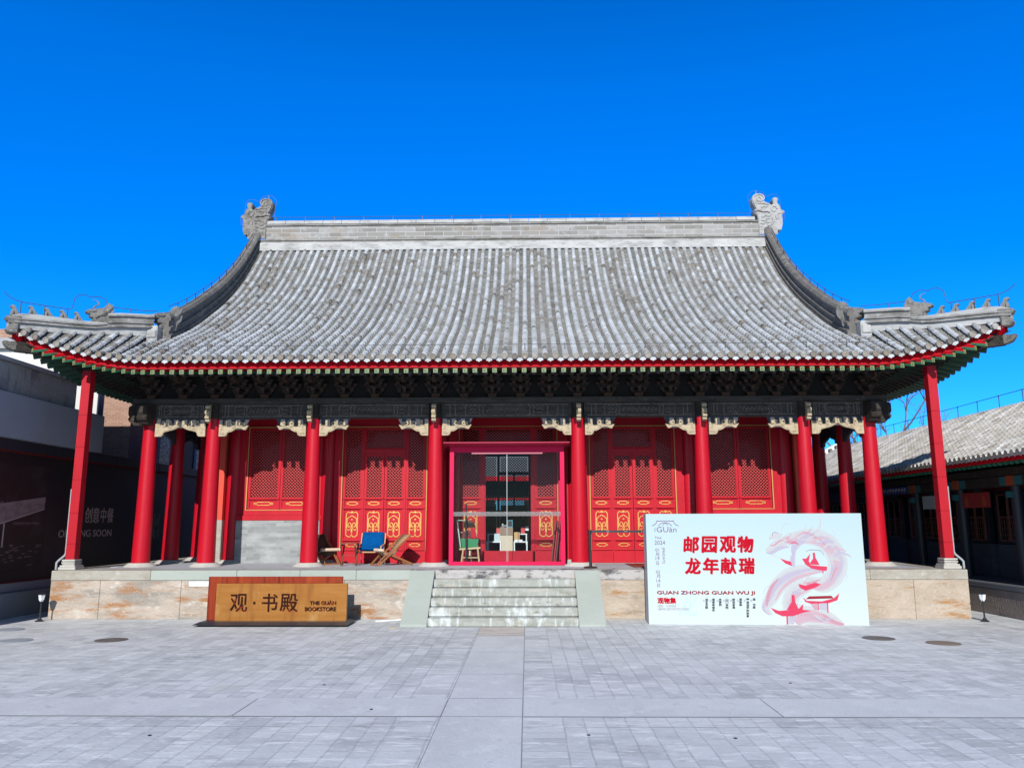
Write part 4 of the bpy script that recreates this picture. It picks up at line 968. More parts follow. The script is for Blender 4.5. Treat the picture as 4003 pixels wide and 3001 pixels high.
# scalloped board seating the tiles
mb = MB(); vs = []; fs = []
for x in XX: vs += [(x, yE(x) + .07, z0e(x) - .055), (x, yE(x) + .07, z0e(x) - .01), (x, yE(x) + .128, z0e(x) - .01), (x, yE(x) + .128, z0e(x) - .055)]
for i in range(len(XX) - 1):
    for j in range(4): fs.append((i * 4 + j, i * 4 + (j + 1) % 4, i * 4 + 4 + (j + 1) % 4, i * 4 + 4 + j))
mb.add(vs, fs); finish('eave_tile_board', mb, REDBR, roof)
def rafter_mb():
    mb = MB(); a = .052; L = .95; dz = .26
    vs = []
    for d in (0, L):
        for (i, j) in ((-1, -1), (1, -1), (1, 0), (1, 1), (-1, 1), (-1, 0)): vs.append((i * a, d, j * a + d * dz))
    mb.cur = 0; mb.add(vs, [(0, 1, 2, 3, 4, 5)]); mb.cur = 1; mb.add(vs, [(2, 3, 9, 8), (3, 4, 10, 9), (4, 5, 11, 10)]); mb.cur = 2; mb.add(vs, [(1, 2, 8, 7), (5, 0, 6, 11), (0, 1, 7, 6)])
    # key-fret on the end
    mb.cur = 3; y = -.004
    for pts in ([(-.038, .038), (-.038, -.038), (.038, -.038), (.038, .038), (-.012, .038), (-.012, .012)], [(.012, -.02), (.012, .015), (.03, .015)]):
        mb.ribbon([(p, q) for p, q in pts], .010, .001, y)
    return mb
raf0 = finish('square_rafter', rafter_mb(), [RAFD, REDBR, GREENP, RAFG], roof, recalc=False)
mb = MB(); mb.tube([(0, 0, 0), (0, 2.2, 1.0)], .052, 12); mb.cur = 1; mb.tube([(0, -.004, 0), (0, .006, 0)], .043, 12)
rnd0 = finish('round_rafter', mb, [RAFD, RAFC], roof, smooth=40)
for k in range(-48, 49):
    x = k * .2165
    if abs(x) > 10.5: continue
    a = rad(45) * min(max((abs(x) - 7.5) / 3.1, 0), 1); sg = 1 if x > 0 else -1
    o = dup(raf0, roof, (x, yE(x) - .01, z0e(x) - .262), rz=sg * a)
    if abs(x) < 9.9:
        d = .48; o2 = dup(rnd0, roof, (x - sg * d * math.sin(a) + .05 * (0 if abs(x) < 1 else 0), yE(x) + .035 + d * math.cos(a), z0e(x) - .205), rz=sg * a)
        if abs(x) > 8.0: o2.scale = (1, .8, .8)
bpy.data.objects.remove(raf0); bpy.data.objects.remove(rnd0)
# soffit
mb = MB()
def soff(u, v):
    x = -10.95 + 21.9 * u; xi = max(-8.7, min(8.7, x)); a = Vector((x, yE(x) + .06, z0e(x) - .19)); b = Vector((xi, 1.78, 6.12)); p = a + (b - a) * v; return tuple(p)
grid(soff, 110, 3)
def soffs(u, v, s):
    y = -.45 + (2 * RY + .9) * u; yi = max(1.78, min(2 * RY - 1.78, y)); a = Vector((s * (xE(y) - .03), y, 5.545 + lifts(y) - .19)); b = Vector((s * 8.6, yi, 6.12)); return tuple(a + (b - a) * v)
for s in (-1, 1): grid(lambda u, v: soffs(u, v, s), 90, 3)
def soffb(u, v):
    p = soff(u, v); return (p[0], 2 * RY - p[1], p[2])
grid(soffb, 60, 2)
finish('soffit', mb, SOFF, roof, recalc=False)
for s in (-1, 1):
    mb = MB()
    for k in range(70):
        y = -.1 + k * .2165
        if y > 2 * RY: break
        a = rad(45) * min(max((1.4 - y) / 1.8, 0), 1)
        xe = xE(y); ze = 5.545 + lifts(y)
        p = Vector((s * (xe - .02), y, ze - .255)); d = Vector((-s * math.cos(a), math.sin(a), .26))
        mb.cur = 0; mb.bar(p, p + d * .95, .104, .104); q = p + d * .48 + Vector((0, 0, -.10)); mb.cur = 1; mb.bar(q, q + Vector((d.x, d.y, .46)) * 1.5, .09, .09)
    tag(finish('side_rafters', mb, [RAFD, DARKWOOD], roof), kind='stuff')
    mb = MB(); vs = []; fs = []
    for y in np.linspace(-.44, 2 * RY + .44, 60):
        x = xE(y) - .04; ze = 5.545 + lifts(y)
        vs += [(s * x, y, ze - .198), (s * x, y, ze), (s * (x - .05), y, ze), (s * (x - .05), y, ze - .198)]
    for i in range(59):
        for j in range(4): fs.append((i * 4 + j, i * 4 + (j + 1) % 4, i * 4 + 4 + (j + 1) % 4, i * 4 + 4 + j))
    mb.add(vs, fs); finish('eave_board', mb, REDBR, roof)
    # corner beam and its carved head
    c = Vector((s * 8.65, 1.70, 5.85)); tip = Vector((s * 10.78, -.34, 5.83)); mb = MB(); mb.bar(c, tip, .17, .22); finish('corner_beam', mb, DARKWOOD, roof)
    Mx = Matrix.Translation(tip + Vector((0, 0, 0))) @ Matrix.Rotation(math.atan2(-2.04, 2.13) if s > 0 else PI - math.atan2(-2.04, 2.13), 4, 'Z')
    mb = MB(); mb.prism([(-.12, -.10), (.06, -.09), (.16, -.05), (.22, .02), (.25, .09), (.20, .10), (.12, .09), (.04, .115), (-.12, .11)], -.085, .085, M=Mx)
    for k in range(3): mb.tube([Mx @ Vector((.0 + k * .075, -.092, .045 - k * .012)), Mx @ Vector((.0 + k * .075, .092, .045 - k * .012))], .03, 8)
    finish('corner_beam_head', mb, CARVED_DK, roof, bevel=.02)
# ---- lightning protection wires on posts
def wire(pts, posts=(), r=.009, name='lightning_wire'):
    mb = MB(); mb.tube(pts, r, 5, cap=False)
    for (p, q) in posts: mb.tube([p, q], .011, 5)
    return finish(name, mb, WIRE, roof)
xs2 = np.arange(-7.85, 7.9, .98)
wire([(-7.9, RY, 12.06), (7.9, RY, 12.06)], [((x, RY, 11.92), (x, RY, 12.075)) for x in xs2])
for s in (-1, 1):
    wire([(s * x, RY, z) for x, z in ((7.9, 12.06), (7.92, 12.3), (7.85, 12.62), (8.0, 12.82), (8.16, 12.85), (8.35, 12.78), (8.5, 12.63), (8.62, 12.70), (8.8, 12.70), (8.9, 12.6), (8.92, 12.2), (9.05, 12.05), (9.02, 11.8))], r=.006)
    yy = np.linspace(7.3, 1.75, 12)
    wire([(s * 8.42, y, P(y) + .84) for y in yy], [((s * 8.42, y, P(y) + .64), (s * 8.42, y, P(y) + .86)) for y in yy[1:-1]])
    def hz(t, z): return (s * hp(t)[0], hp(t)[1], z)
    wire([hz(0, 7.15), hz(.1, 7.1), hz(.33, 7.06), hz(.36, 7.08), hz(.38, 7.22), hz(.42, 7.27), hz(.46, 7.25), hz(.49, 7.22), hz(.52, 7.26), hz(.56, 7.24), hz(.59, 7.14), hz(.60, 6.92), hz(.61, 6.86), hz(.70, 6.86), hz(.80, 6.86), hz(.9, 6.86), hz(.96, 6.88), hz(1.0, 6.93), hz(1.04, 7.03)],
         [(hz(t, 6.6), hz(t, 6.86)) for t in (.63, .78, .93)] + [(hz(.2, 7.0), hz(.2, 7.08))])
ex = np.linspace(-9.6, 9.6, 60)
wire([(x, yE(x) + .35, Zr(x, yE(x) + .35) + .22) for x in ex], [((x, yE(x) + .35, Zr(x, yE(x) + .35) + .1), (x, yE(x) + .35, Zr(x, yE(x) + .35) + .25)) for x in np.arange(-9.45, 9.5, .9)], r=.006)

# ------------------------------------------------------------------ glass vestibule in the middle bay
vest = empty('glass_vestibule', (0, 1.9, 1.003), label='pink-red framed glass entrance porch standing between the two middle columns', cat='glass porch')
VX, VZ, VD = 1.375, 2.80, 1.24
mb = MB(); t = .10
mb.box(-VX, -VX + t, 0, t, 0, VZ); mb.box(VX - t, VX, 0, t, 0, VZ); mb.box(-VX + t, VX - t, .002, t - .002, 0, .085); mb.box(-VX + t, VX - t, .002, t - .002, VZ - .14, VZ - .001)
mb.box(-VX, -VX + t, VD - t, VD, 0, VZ); mb.box(VX - t, VX, VD - t, VD, 0, VZ)
for s in (-1, 1):
    a, b = sorted((s * (VX - .002), s * (VX - t + .002))); mb.box(a, b, t, VD - t, 0, .085); mb.box(a, b, t, VD - t, VZ - .14, VZ - .001)
finish('frame', mb, PINKRED, vest, bevel=.008)
mb = MB(); mb.prism([(-.34, VZ + .075), (-.34, VZ + .05), (-.04, VZ + .001), (VD, VZ + .001), (VD, VZ + .075)], -1.50, 1.50, 'yz')
finish('canopy', mb, mat('canopy_red', (0.42, 0.025, 0.06), 0.22, spec=.6), vest, bevel=.004)
mb = MB(); mb.box(-.85, .86, .02, .09, VZ - .178, VZ - .141); finish('door_closer_rail', mb, mat('rail_mauve', (0.42, 0.12, 0.17), 0.35), vest)
for (a, b) in ((-VX + t, -.007), (.007, VX - t)):
    mb = MB(); mb.box(a, b, .046, .054, .086, VZ - .142); finish('glass_pane', mb, GLASS, vest)
    z0, z1 = 1.145, 1.247
    mb = MB(); mb.box(a, b, .0435, .0448, z0, z1); f = finish('frosted_band', mb, FROST, vest)
    mb = MB(); n = 6; q = (b - a) / n
    mb.ribbon([(a + q * k / 2, z0 + (.085 if k % 2 else .015)) for k in range(2 * n + 1)], .007, .0432, .0426)
    for k in range(n): mb.prism([(a + q * (k + .5) - .018, z0 + .022), (a + q * (k + .5) + .018, z0 + .022), (a + q * (k + .5), z0 + .004)][::-1], .0432, .0426); mb.prism([(a + q * k + .02, z0 + .095), (a + q * k + .056, z0 + .095), (a + q * k + .038, z0 + .078)], .0432, .0426)
    finish('zigzag_pattern', mb, BLUEBK, f)
mb = MB(); mb.box(-.006, .006, .044, .056, .086, VZ - .142); finish('glass_seam', mb, CHROME, vest)
for s in (-1, 1):
    mb = MB(); mb.box(s * (VX - .05) - .004, s * (VX - .05) + .004, t, VD - t, .086, VZ - .142); finish('glass_pane', mb, GLASS, vest)

# things inside the porch
ez = empty('easel', (-.90, 2.45, 1.003), label='pale wooden easel with a green board inside the glass porch', cat='easel')
mb = MB()
for s in (-1, 1): mb.bar((s * .22, -.08, 0), (s * .10, .10, .95), .035, .02)
mb.bar((0, .38, 0), (0, .12, .95), .03, .02); mb.bar((-.27, .0, .36), (.24, .0, .39), .05, .04); mb.bar((-.19, -.03, .16), (.19, -.03, .16), .03, .02); mb.bar((-.02, .02, .2), (-.02, .05, .38), .035, .02)
finish('legs', mb, BIRCH, ez)
mb = MB(); mb.bar((-.24, .0, .4), (-.34, .06, 1.05), .03, .02); mb.bar((-.24, .02, .76), (-.02, .02, .78), .025, .02); mb.bar((-.32, .05, 1.05), (-.05, .05, 1.05), .025, .02); finish('side_rail', mb, mat('mint_paint', (0.30, 0.45, 0.36), 0.5), ez)
mb = MB(); mb.prism([(-.20, .385), (.17, .41), (.20, .60), (-.24, .62)], -.03, .0); finish('green_board', mb, GREENB, ez)
for (nm, poly, y, m) in (('brown_card', [(-.22, .64), (.05, .66), (.05, .80), (-.20, .78)], -.02, DKRED), ('red_card', [(.02, .62), (.16, .64), (.10, .88), (.0, .88)], -.04, REDB), ('dark_poster', [(-.16, .86), (.10, .88), (.09, 1.03), (-.18, 1.03)], -.01, BROWNWOOD)):
    mb = MB(); mb.prism(poly, y - .01, y); finish(nm, mb, m, ez)
st = empty('display_stand', (-.985, 2.30, 1.003), label='thin black pole stand on a flat base behind the porch glass', cat='pole stand')
mb = MB(); mb.tube([(0, 0, .02), (-.02, .02, 1.45)], .022, 10); finish('pole', mb, BLACK, st, smooth=40)
mb = MB(); mb.box(-.21, .21, -.16, .16, 0, .022); finish('base_plate', mb, BLACK, st, bevel=.005)
fr = empty('leaning_frames', (1.22, 2.55, 1.003), label='dark red carved wooden frames leaning upright inside the glass porch', cat='wooden frames')
for k, (dx, m) in enumerate(((0, REDB), (.05, DKRED), (-.05, DKRED))):
    mb = MB(); x0 = -.10 + dx
    A = [(x0, .0 + k * .08, .02), (x0 + .12, .1 + k * .08, 1.02)]
    B = [(x0 + .02, .30 + k * .08, .02), (x0 + .14, .40 + k * .08, 1.0)]
    for p, q in ((A[0], A[1]), (B[0], B[1]), (A[0], B[0]), (A[1], B[1])): mb.bar(p, q, .03, .03)
    mb.add([A[0], A[1], B[1], B[0]], [(0, 1, 2, 3)])
    finish('frame', mb, m, fr)

# things inside the doorway
ct = empty('shop_counter', (-.083, 4.6, 1.0), label='tall slim cream counter with its shaded top part painted brown inside the open doorway', cat='counter')
mb = MB(); mb.box(-.17, .17, 0, .4, 0, .66); finish('front_panel', mb, PCREAM, ct, bevel=.004)
mb = MB(); mb.box(-.175, .175, -.01, .42, .661, .875); finish('shaded_top', mb, PBROWN, ct, bevel=.004)  # brown stands in for the shade on the counter's upper part
pf = empty('picture_frame', (.01, 4.66, 1.876), label='small blue-rimmed picture frame standing on the counter', cat='picture frame')
mb = MB(); mb.box(-.075, .075, .0, .012, 0, .19); finish('rim', mb, mat('light_blue_frame', (0.08, 0.28, 0.38), 0.5), pf)
mb = MB(); mb.box(-.055, .055, -.003, -.0005, .02, .17); finish('picture', mb, BLUEBK, pf)
mb = MB(); mb.lathe([(.05, 0), (.055, .02), (.03, .05), (.035, .07), (.028, .09)], seg=16); mb.box(-.02, .12, -.03, .03, .03, .055)
tag(finish('tape_dispenser', mb, CHROME, loc=(-.185, 4.72, 1.876), smooth=40), 'small silver gadget lying on the counter beside the framed picture', 'gadget')
def side_table(name, x, y, wd, h, lab):
    t = empty(name, (x, y, 1.0), label=lab, cat='display table', group=None)
    mb = MB(); mb.box(-wd / 2, wd / 2, 0, .4, h - .03, h); finish('table_top', mb, WHITEP, t, bevel=.004)
    for sx in (-1, 1):
        for yy in (.02, .38):
            mb = MB(); mb.box(sx * (wd / 2 - .02) - .016, sx * (wd / 2 - .02) + .016, yy - .016, yy + .016, 0, h - .031); finish('leg', mb, WHITEP, t)
    return t
side_table('display_table', -.075, 5.1, 1.10, .70, 'taller white display table at the back of the doorway')
side_table('display_table', -.42, 4.55, .40, .50, 'low white display table left of the cream counter')
side_table('display_table', .30, 4.55, .38, .50, 'low white display table right of the cream counter')
def book(name, loc, sx, sy, sz, m, lab, tilt=0, cat='book'):
    mb = MB(); mb.box(-sx / 2, sx / 2, 0, sy, 0, sz); o = finish(name, mb, m, loc=loc, bevel=.003); o.rotation_euler = (tilt, 0, 0); return tag(o, lab, cat)
book('book', (-.33, 4.60, 1.50), .17, .02, .21, mat('pale_blue_cover', (0.42, 0.55, 0.60), 0.6), 'pale blue book propped on the low left table', -.25)
book('book', (.20, 4.60, 1.545), .15, .02, .20, mat('tan_cover', (0.52, 0.33, 0.14), 0.6), 'tan book standing on a white pile of books', -.1)
book('book_pile', (.24, 4.58, 1.502), .22, .2, .042, WHITEC, 'small pile of white books on the low right table', cat='books')
book('gift_box', (-.32, 5.15, 1.702), .11, .06, .17, mat('red_white_box', (0.62, 0.10, 0.10), 0.5), 'red and pale gift box on the tall table, left of the counter', cat='box')
book('gift_box', (.36, 5.15, 1.702), .11, .06, .17, mat('red_box', (0.60, 0.06, 0.07), 0.5), 'red gift box on the tall table, right of the counter', cat='box')
book('notice_card', (.475, 5.17, 1.78), .09, .01, .12, WHITEC, 'white card beside the right red gift box', cat='card')
book('paper_stack', (-.40, 4.62, 1.02), .2, .2, .08, WHITEC, 'white paper stack on the floor under the left low table', cat='paper')

# ------------------------------------------------------------------ porch furniture
def deck_chair(name, loc, rz, lab, sx=1, dark=False):
    o = empty(name, loc, rz, lab, 'deck chair'); o.scale = (.80 * sx, .86, .88); W = .27
    for s in (-1, 1):
        mb = MB(); mb.bar((-.50, s * W, .0), (.52, s * W, .80), .028, .045); finish('long_rail', mb, TEAK, o)
        mb = MB(); mb.bar((-.40, s * (W - .035), .40), (.62, s * (W - .035), .02), .026, .045); finish('cross_rail', mb, TEAK, o)
        mb = MB(); mb.bar((-.52, s * (W - .07), .03), (-.22, s * (W - .07), .30), .022, .035); finish('prop_leg', mb, TEAK, o)
    mb = MB(); mb.bar((-.50, -W, .02), (-.50, W, .02), .035, .035); mb.bar((.60, -W, .03), (.60, W, .03), .03, .03); mb.bar((.52, -W - .02, .80), (.52, W + .02, .80), .035, .035); mb.bar((-.40, -W, .40), (-.40, W, .40), .035, .035); finish('cross_bar', mb, TEAK, o)
    mb = MB(); pts = [(.51, .81), (.36, .66), (.2, .49), (.06, .33), (-.06, .24), (-.18, .25), (-.32, .33), (-.41, .42)]
    vs = []; fs = []
    for i, (x, z) in enumerate(pts):
        for y in (-W + .03, 0, W - .03): vs.append((x, y, z + .012 - (.02 if y == 0 else 0)))
    for i in range(len(pts) - 1):
        for j in range(2): fs.append((i * 3 + j, i * 3 + j + 1, i * 3 + j + 4, i * 3 + j + 3))
    mb.add(vs, fs); q = finish('sling', mb, BROWNWOOD if dark else WEAVE, o, smooth=60); so_ = q.modifiers.new('t', 'SOLIDIFY'); so_.thickness = .008
    mb = MB(); mb.tube([(-.36 - .02, y, .40 - .0 * abs(y)) for y in np.linspace(-W, W, 7)], .045, 10); mb.tube([(-.62, s_ * .0, .47) for s_ in ()] or [(-.38, -W, .40), (-.50, -W + .02, .41)], .035, 8); finish('leg_rest_roll', mb, CREAM, o, smooth=60)
    mb = MB(); mb.box(-.16, .10, -.2, .2, .275, .31); finish('seat_pad', mb, WHITEC if not dark else BROWNWOOD, o, bevel=.015)
    return o
deck_chair('deck_chair', (-2.80, 2.16, 1.003), rad(33), 'wooden folding deck chair with tan sling right of the blue chair')
deck_chair('deck_chair', (-4.52, 2.62, 1.003), rad(132), 'wooden folding deck chair half hidden behind the column left of the small table', sx=1, dark=True)
ft = empty('folding_table', (-3.74, 1.95, 1.003), rad(4), 'small dark wooden folding side table between the deck chairs', 'side table')
mb = MB()
for k in range(6): mb.box(-.19, .19, -.19 + k * .064, -.19 + k * .064 + .056, .50, .522)
mb.box(-.20, -.17, -.19, .19, .46, .4995); mb.box(.17, .20, -.19, .19, .46, .4995); finish('slatted_top', mb, TEAKD, ft)
for sx in (-1, 1):
    for (a, b) in ((-.19, .19), (.19, -.19)):
        mb = MB(); mb.bar((sx * .165 + .013 * (1 if a < 0 else -1), a, 0), (sx * .165 + .013 * (1 if a < 0 else -1), b, .47), .02, .03, upv=(1, 0, 0)); finish('leg', mb, TEAKD, ft)
mb = MB(); mb.bar((-.16, .0, .235), (.16, .0, .235), .012, .012); finish('stretcher', mb, TEAKD, ft)
bc = empty('cushioned_armchair', (-3.36, 2.62, 1.003), rad(0), 'blue cushioned armchair with wooden arms in front of the left doors', 'armchair'); bc.scale = (.98, .95, .86)
mb = MB()
for s in (-1, 1):
    mb.bar((s * .30, -.30, .36), (s * .30, .30, .30), .03, .035); mb.bar((s * .30, -.30, .34), (s * .30, -.29, .50), .028, .03); mb.bar((s * .305, -.31, .50), (s * .305, .22, .56), .045, .025); mb.bar((s * .30, .16, .34), (s * .30, .38, .86), .028, .035)
mb.bar((-.31, -.30, .345), (.31, -.30, .345), .035, .035); mb.bar((-.3, .37, .85), (.3, .37, .85), .03, .03); finish('wood_frame', mb, mat('light_oak', (0.52, 0.27, 0.13), 0.5), bc, bevel=.005)
for s in (-1, 1):
    for y, y2 in ((-.29, -.31), (.24, .34)):
        mb = MB(); mb.tube([(s * .29, y, .34), (s * .30, y2, 0)], .012, 8); finish('leg', mb, CHROME, bc)
def cushion(w, d, h, nm, M, par, m):
    mb = MB(); n = 10; vs = []; fs = []
    for sgn in (1, -1):
        for i in range(n + 1):
            for j in range(n + 1):
                u, v = i / n * 2 - 1, j / n * 2 - 1; e = (1 - u ** 6) * (1 - v ** 6)
                vs.append((u * w / 2 * (1 - .03 * (v * v)), v * d / 2 * (1 - .03 * u * u), sgn * h / 2 * (.25 + .75 * e)))
    for q in range(2):
        b = q * (n + 1) ** 2
        for i in range(n):
            for j in range(n): fs.append((b + i * (n + 1) + j, b + (i + 1) * (n + 1) + j, b + (i + 1) * (n + 1) + j + 1, b + i * (n + 1) + j + 1))
    ring = [(i, 0) for i in range(n)] + [(n, j) for j in range(n)] + [(n - i, n) for i in range(n)] + [(0, n - j) for j in range(n)]
    for k in range(len(ring)):
        a, b = ring[k], ring[(k + 1) % len(ring)]; ia = a[0] * (n + 1) + a[1]; ib = b[0] * (n + 1) + b[1]; fs.append((ia, ib, ib + (n + 1) ** 2, ia + (n + 1) ** 2))
    mb.add(vs, fs, M); return finish(nm, mb, m, par, smooth=70)
cushion(.55, .58, .12, 'seat_cushion', Matrix.Translation((0, -.02, .42)) @ Matrix.Rotation(rad(-5), 4, 'X'), bc, BLUE)
cushion(.56, .50, .13, 'back_cushion', Matrix.Translation((0, .25, .66)) @ Matrix.Rotation(rad(68), 4, 'X'), bc, BLUE)
sn = empty('queue_barrier', (1.875, .80, 1.003), label='black retractable belt barrier post on the porch left of the white billboard', cat='queue barrier')
mb = MB(); mb.lathe([(.155, 0), (.155, .018), (.13, .03), (.04, .04)], seg=28); finish('base', mb, BLACK, sn, smooth=30)
mb = MB(); mb.lathe([(.03, .035), (.03, .74), (.036, .745), (.036, .82), (.03, .825)], seg=20); finish('post', mb, BLACK, sn, smooth=40)
mb = MB(); mb.box(.034, 1.75, -.003, .003, .765, .815); b_ = finish('belt', mb, NAVY, sn)
mb = MB()
for x in (.38, .42, .78, .82, 1.15, 1.19): mb.tube([(x, -.0035, .79), (x, -.006, .79)], .010, 8)
finish('belt_mark', mb, CHROME, b_)
pt = dup([c for c in sn.children if c.name.startswith('post')][0], sn, (1.78, 0, 0)); dup([c for c in sn.children if c.name.startswith('base')][0], sn, (1.78, 0, 0))
mb = MB(); mb.box(2.85, 4.4, 1.0, 2.6, 1.002, 1.012); tag(finish('door_mat', mb, DKRED, bevel=.004), 'dark red mat lying on the porch behind the white billboard', 'mat')

# ------------------------------------------------------------------ bookstore sign on the ground
sg = empty('bookstore_sign', (-4.5, -.95, 0), label='low brass and red wood shop sign on a black base by the terrace', cat='sign')
def L(x0, x1, y0, y1, z0, z1, ox=4.5, oy=.75): return (x0 + ox, x1 + ox, y0 + oy, y1 + oy, z0, z1)
mb = MB(); mb.box(*L(-5.86, -3.16, -1.02, -.35, 0, .035)); finish('base_foot', mb, BLACK, sg)
mb = MB(); a = [(-6.06, -1.12), (-3.02, -1.12), (-3.02, -.30), (-6.06, -.30)]; b = [(-5.96, -.98), (-3.12, -.98), (-3.12, -.36), (-5.96, -.36)]
vs = [(x + 4.5, y + .75, .036) for x, y in a] + [(x + 4.5, y + .75, .085) for x, y in b]
mb.add(vs, [(0, 3, 2, 1), (4, 5, 6, 7), (0, 1, 5, 4), (1, 2, 6, 5), (2, 3, 7, 6), (3, 0, 4, 7)]); finish('base_plate', mb, NAVY, sg)
mb = MB(); mb.box(*L(-5.97, -3.25, -.62, -.55, .08, .925)); finish('wood_panel', mb, WOODR, sg, bevel=.004)
mb = MB(); mb.box(*L(-5.735, -3.115, -.79, -.70, .08, .80)); bp_ = finish('brass_panel', mb, BRASS, sg, bevel=.004)
MT = Matrix.Translation((4.5, -.042, 0))
for (s_, r_) in (('观', (-5.44, -5.104, .26, .60)), ('书', (-4.81, -4.498, .26, .605)), ('殿', (-4.442, -4.094, .26, .60))): text('lettering', s_, r_, CUT, bp_, M=MT, thick=.006)
text('lettering', 'THE GUÀN', (-3.844, -3.325, .392, .475), CUT, bp_, M=MT, thick=.006); text('lettering', 'BOOKSTORE', (-3.94, -3.322, .272, .344), CUT, bp_, M=MT, thick=.006)
mb = MB(); mb.box(-4.985 + 4.5, -4.935 + 4.5, -.046, -.041, .40, .45); finish('lettering', mb, CUT, bp_)

# ------------------------------------------------------------------ exhibition billboard
PA, PB = Vector((2.885, -.84, 0)), Vector((7.14, -1.03, 0))
pl = (PB - PA).length; pa = math.atan2(PB.y - PA.y, PB.x - PA.x)
bb = empty('exhibition_billboard', (PA.x, PA.y, 0), pa, 'large white boxed billboard with red calligraphy and a pale dragon leaning by the terrace', 'billboard')
PH = 2.155
mb = MB(); mb.box(0, pl, .012, .55, .012, PH); finish('box_body', mb, mat('billboard_side', (0.55, 0.58, 0.66), 0.6, var=[((2, 6, 2), (0.45, 0.48, 0.58), .5, .7, 3)]), bb, bevel=.006)
pm = mat('billboard_print', (0.62, 0.90, 0.96), 0.55)
n = pm.node_tree.nodes; l = pm.node_tree.links; tc = n.new('ShaderNodeTexCoord'); sx_ = n.new('ShaderNodeSeparateXYZ'); l.new(tc.outputs['Object'], sx_.inputs[0])
mr = n.new('ShaderNodeMapRange'); mr.inputs['From Min'].default_value = .0; mr.inputs['From Max'].default_value = PH; l.new(sx_.outputs[2], mr.inputs[0])
cr = n.new('ShaderNodeValToRGB'); cr.color_ramp.elements[0].color = (0.48, 0.56, 0.57, 1); cr.color_ramp.elements[1].color = (0.35, 0.485, 0.53, 1); l.new(mr.outputs[0], cr.inputs[0]); l.new(cr.outputs[0], n['Principled BSDF'].inputs['Base Color'])
mb = MB(); mb.box(0, pl, 0, .0118, 0, PH + .001); prt = finish('printed_face', mb, pm, bb)
def bx_(px, py):          # design coordinates of the print -> face coordinates
    xl = 172 + 28 * (py - 122) / 953; xr = 2033 + 72 * (py - 127) / 966; s = (px - xl) / (xr - xl)
    yb = 1075 + 18 * s; yt = 122 + 5 * s
    return (s * pl, (yb - py) / (yb - yt) * PH)
def brect(x0, x1, y0, y1):
    a = bx_(x0, (y0 + y1) / 2); b = bx_(x1, (y0 + y1) / 2); return (a[0], b[0], bx_((x0 + x1) / 2, y1)[1], bx_((x0 + x1) / 2, y0)[1])
PRED = mat('print_red', (0.40, 0.003, 0.016), 0.7, spec=0.08); PMAR = mat('print_maroon', (0.24, 0.02, 0.035), 0.7, spec=0.08); PVIO = mat('print_violet', (0.20, 0.12, 0.25), 0.7, spec=0.08); PGREY = mat('print_grey', (0.26, 0.24, 0.32), 0.6)
PLAV = mat('print_lavender', (0.58, 0.55, 0.72), 0.6); PWH = mat('print_white', (0.66, 0.68, 0.73), 0.6); PPK = mat('print_pink', (0.68, 0.36, 0.46), 0.6); PRS = mat('print_rose', (0.52, 0.045, 0.10), 0.7, spec=0.08); PPALE = mat('print_pale_blue', (0.40, 0.58, 0.70), 0.6); PPPK = mat('print_pale_pink', (0.70, 0.50, 0.60), 0.6)
def bt(s_, box_, m, lay=3, **k): return text('lettering', s_, brect(*box_), m, prt, depth=.0008, M=Matrix.Translation((0, -.0012 * lay, 0)), **k)
bt('龙', (455, 640, 730, 1010), PPALE, 1, shear=.25)
for k, ch in enumerate('邮园观物'): bt(ch, (505 + k * 157, 505 + k * 157 + 134, 325, 462), PRED, thick=.012, shear=.08)
for k, ch in enumerate('龙年献瑞'): bt(ch, (518 + k * 156, 518 + k * 156 + 132, 512, 646), PRED, thick=.012, shear=.08)
bt('GUAN ZHONG GUAN WU JI', (272, 1122, 795, 832), PMAR, thick=.004); bt('观物集', (276, 436, 850, 900), PRED, thick=.005)
bt('国风', (286, 325, 912, 931), PGREY); bt('美学场', (286, 344, 937, 957), PGREY); bt('CHINESE', (352, 437, 912, 930), PGREY); bt('AESTHETICS SCENE', (352, 548, 938, 957), PGREY)
bt('Time', (250, 310, 320, 342), PVIO); bt('2024', (250, 342, 357, 392), PVIO)
for s_, b_ in (('01', (257, 289, 424, 452)), ('月', (258, 290, 460, 493)), ('19', (259, 293, 498, 526)), ('日', (264, 288, 537, 567)), ('02', (262, 297, 615, 641)), ('月', (266, 298, 649, 683)), ('14', (266, 300, 690, 718)), ('日', (272, 296, 729, 760))): bt(s_, b_, PVIO)
bt('[FRIDAY]', (313, 340, 421, 552), PVIO, rot90=True)
bt('GUàn', (268, 442, 236, 283), PVIO)
for k, (s_, x, y1) in enumerate((('创艺无限', 693, 948), ('福禄寿禧来', 752, 970), ('多萝西', 812, 925), ('山门来吧', 870, 950), ('邮苑茶局', 928, 948), ('观雅集', 988, 925), ('一座庙宇的故事', 1050, 1022), ('观 书殿', 1105, 948))):
    h = (y1 - 858) / len(s_)
    for j, ch in enumerate(s_):
        if ch != ' ': bt(ch, (x, x + 22, 858 + j * h + 1, 858 + (j + 1) * h - 2 - (8 if ch == '一' else 0)), BLUEBK, thick=.002)
    bt('0%d' % (k + 1), (x - 22, x - 4, 870, 886), PGREY)
def pribbon(pts, wd, m, nm, lay=3, closed=False):
    mb = MB(); mb.ribbon([bx_(*p) for p in pts], wd, -.0012 * lay, -.0012 * lay - .0006, closed); return finish(nm, mb, m, prt)
pribbon([(275, 185), (412, 185)], .012, PVIO, 'logo_line'); pribbon([(228, 226), (250, 218), (266, 200), (273, 178)], .012, PVIO, 'logo_line'); pribbon([(412, 178), (420, 200), (436, 218), (460, 228)], .012, PVIO, 'logo_line')
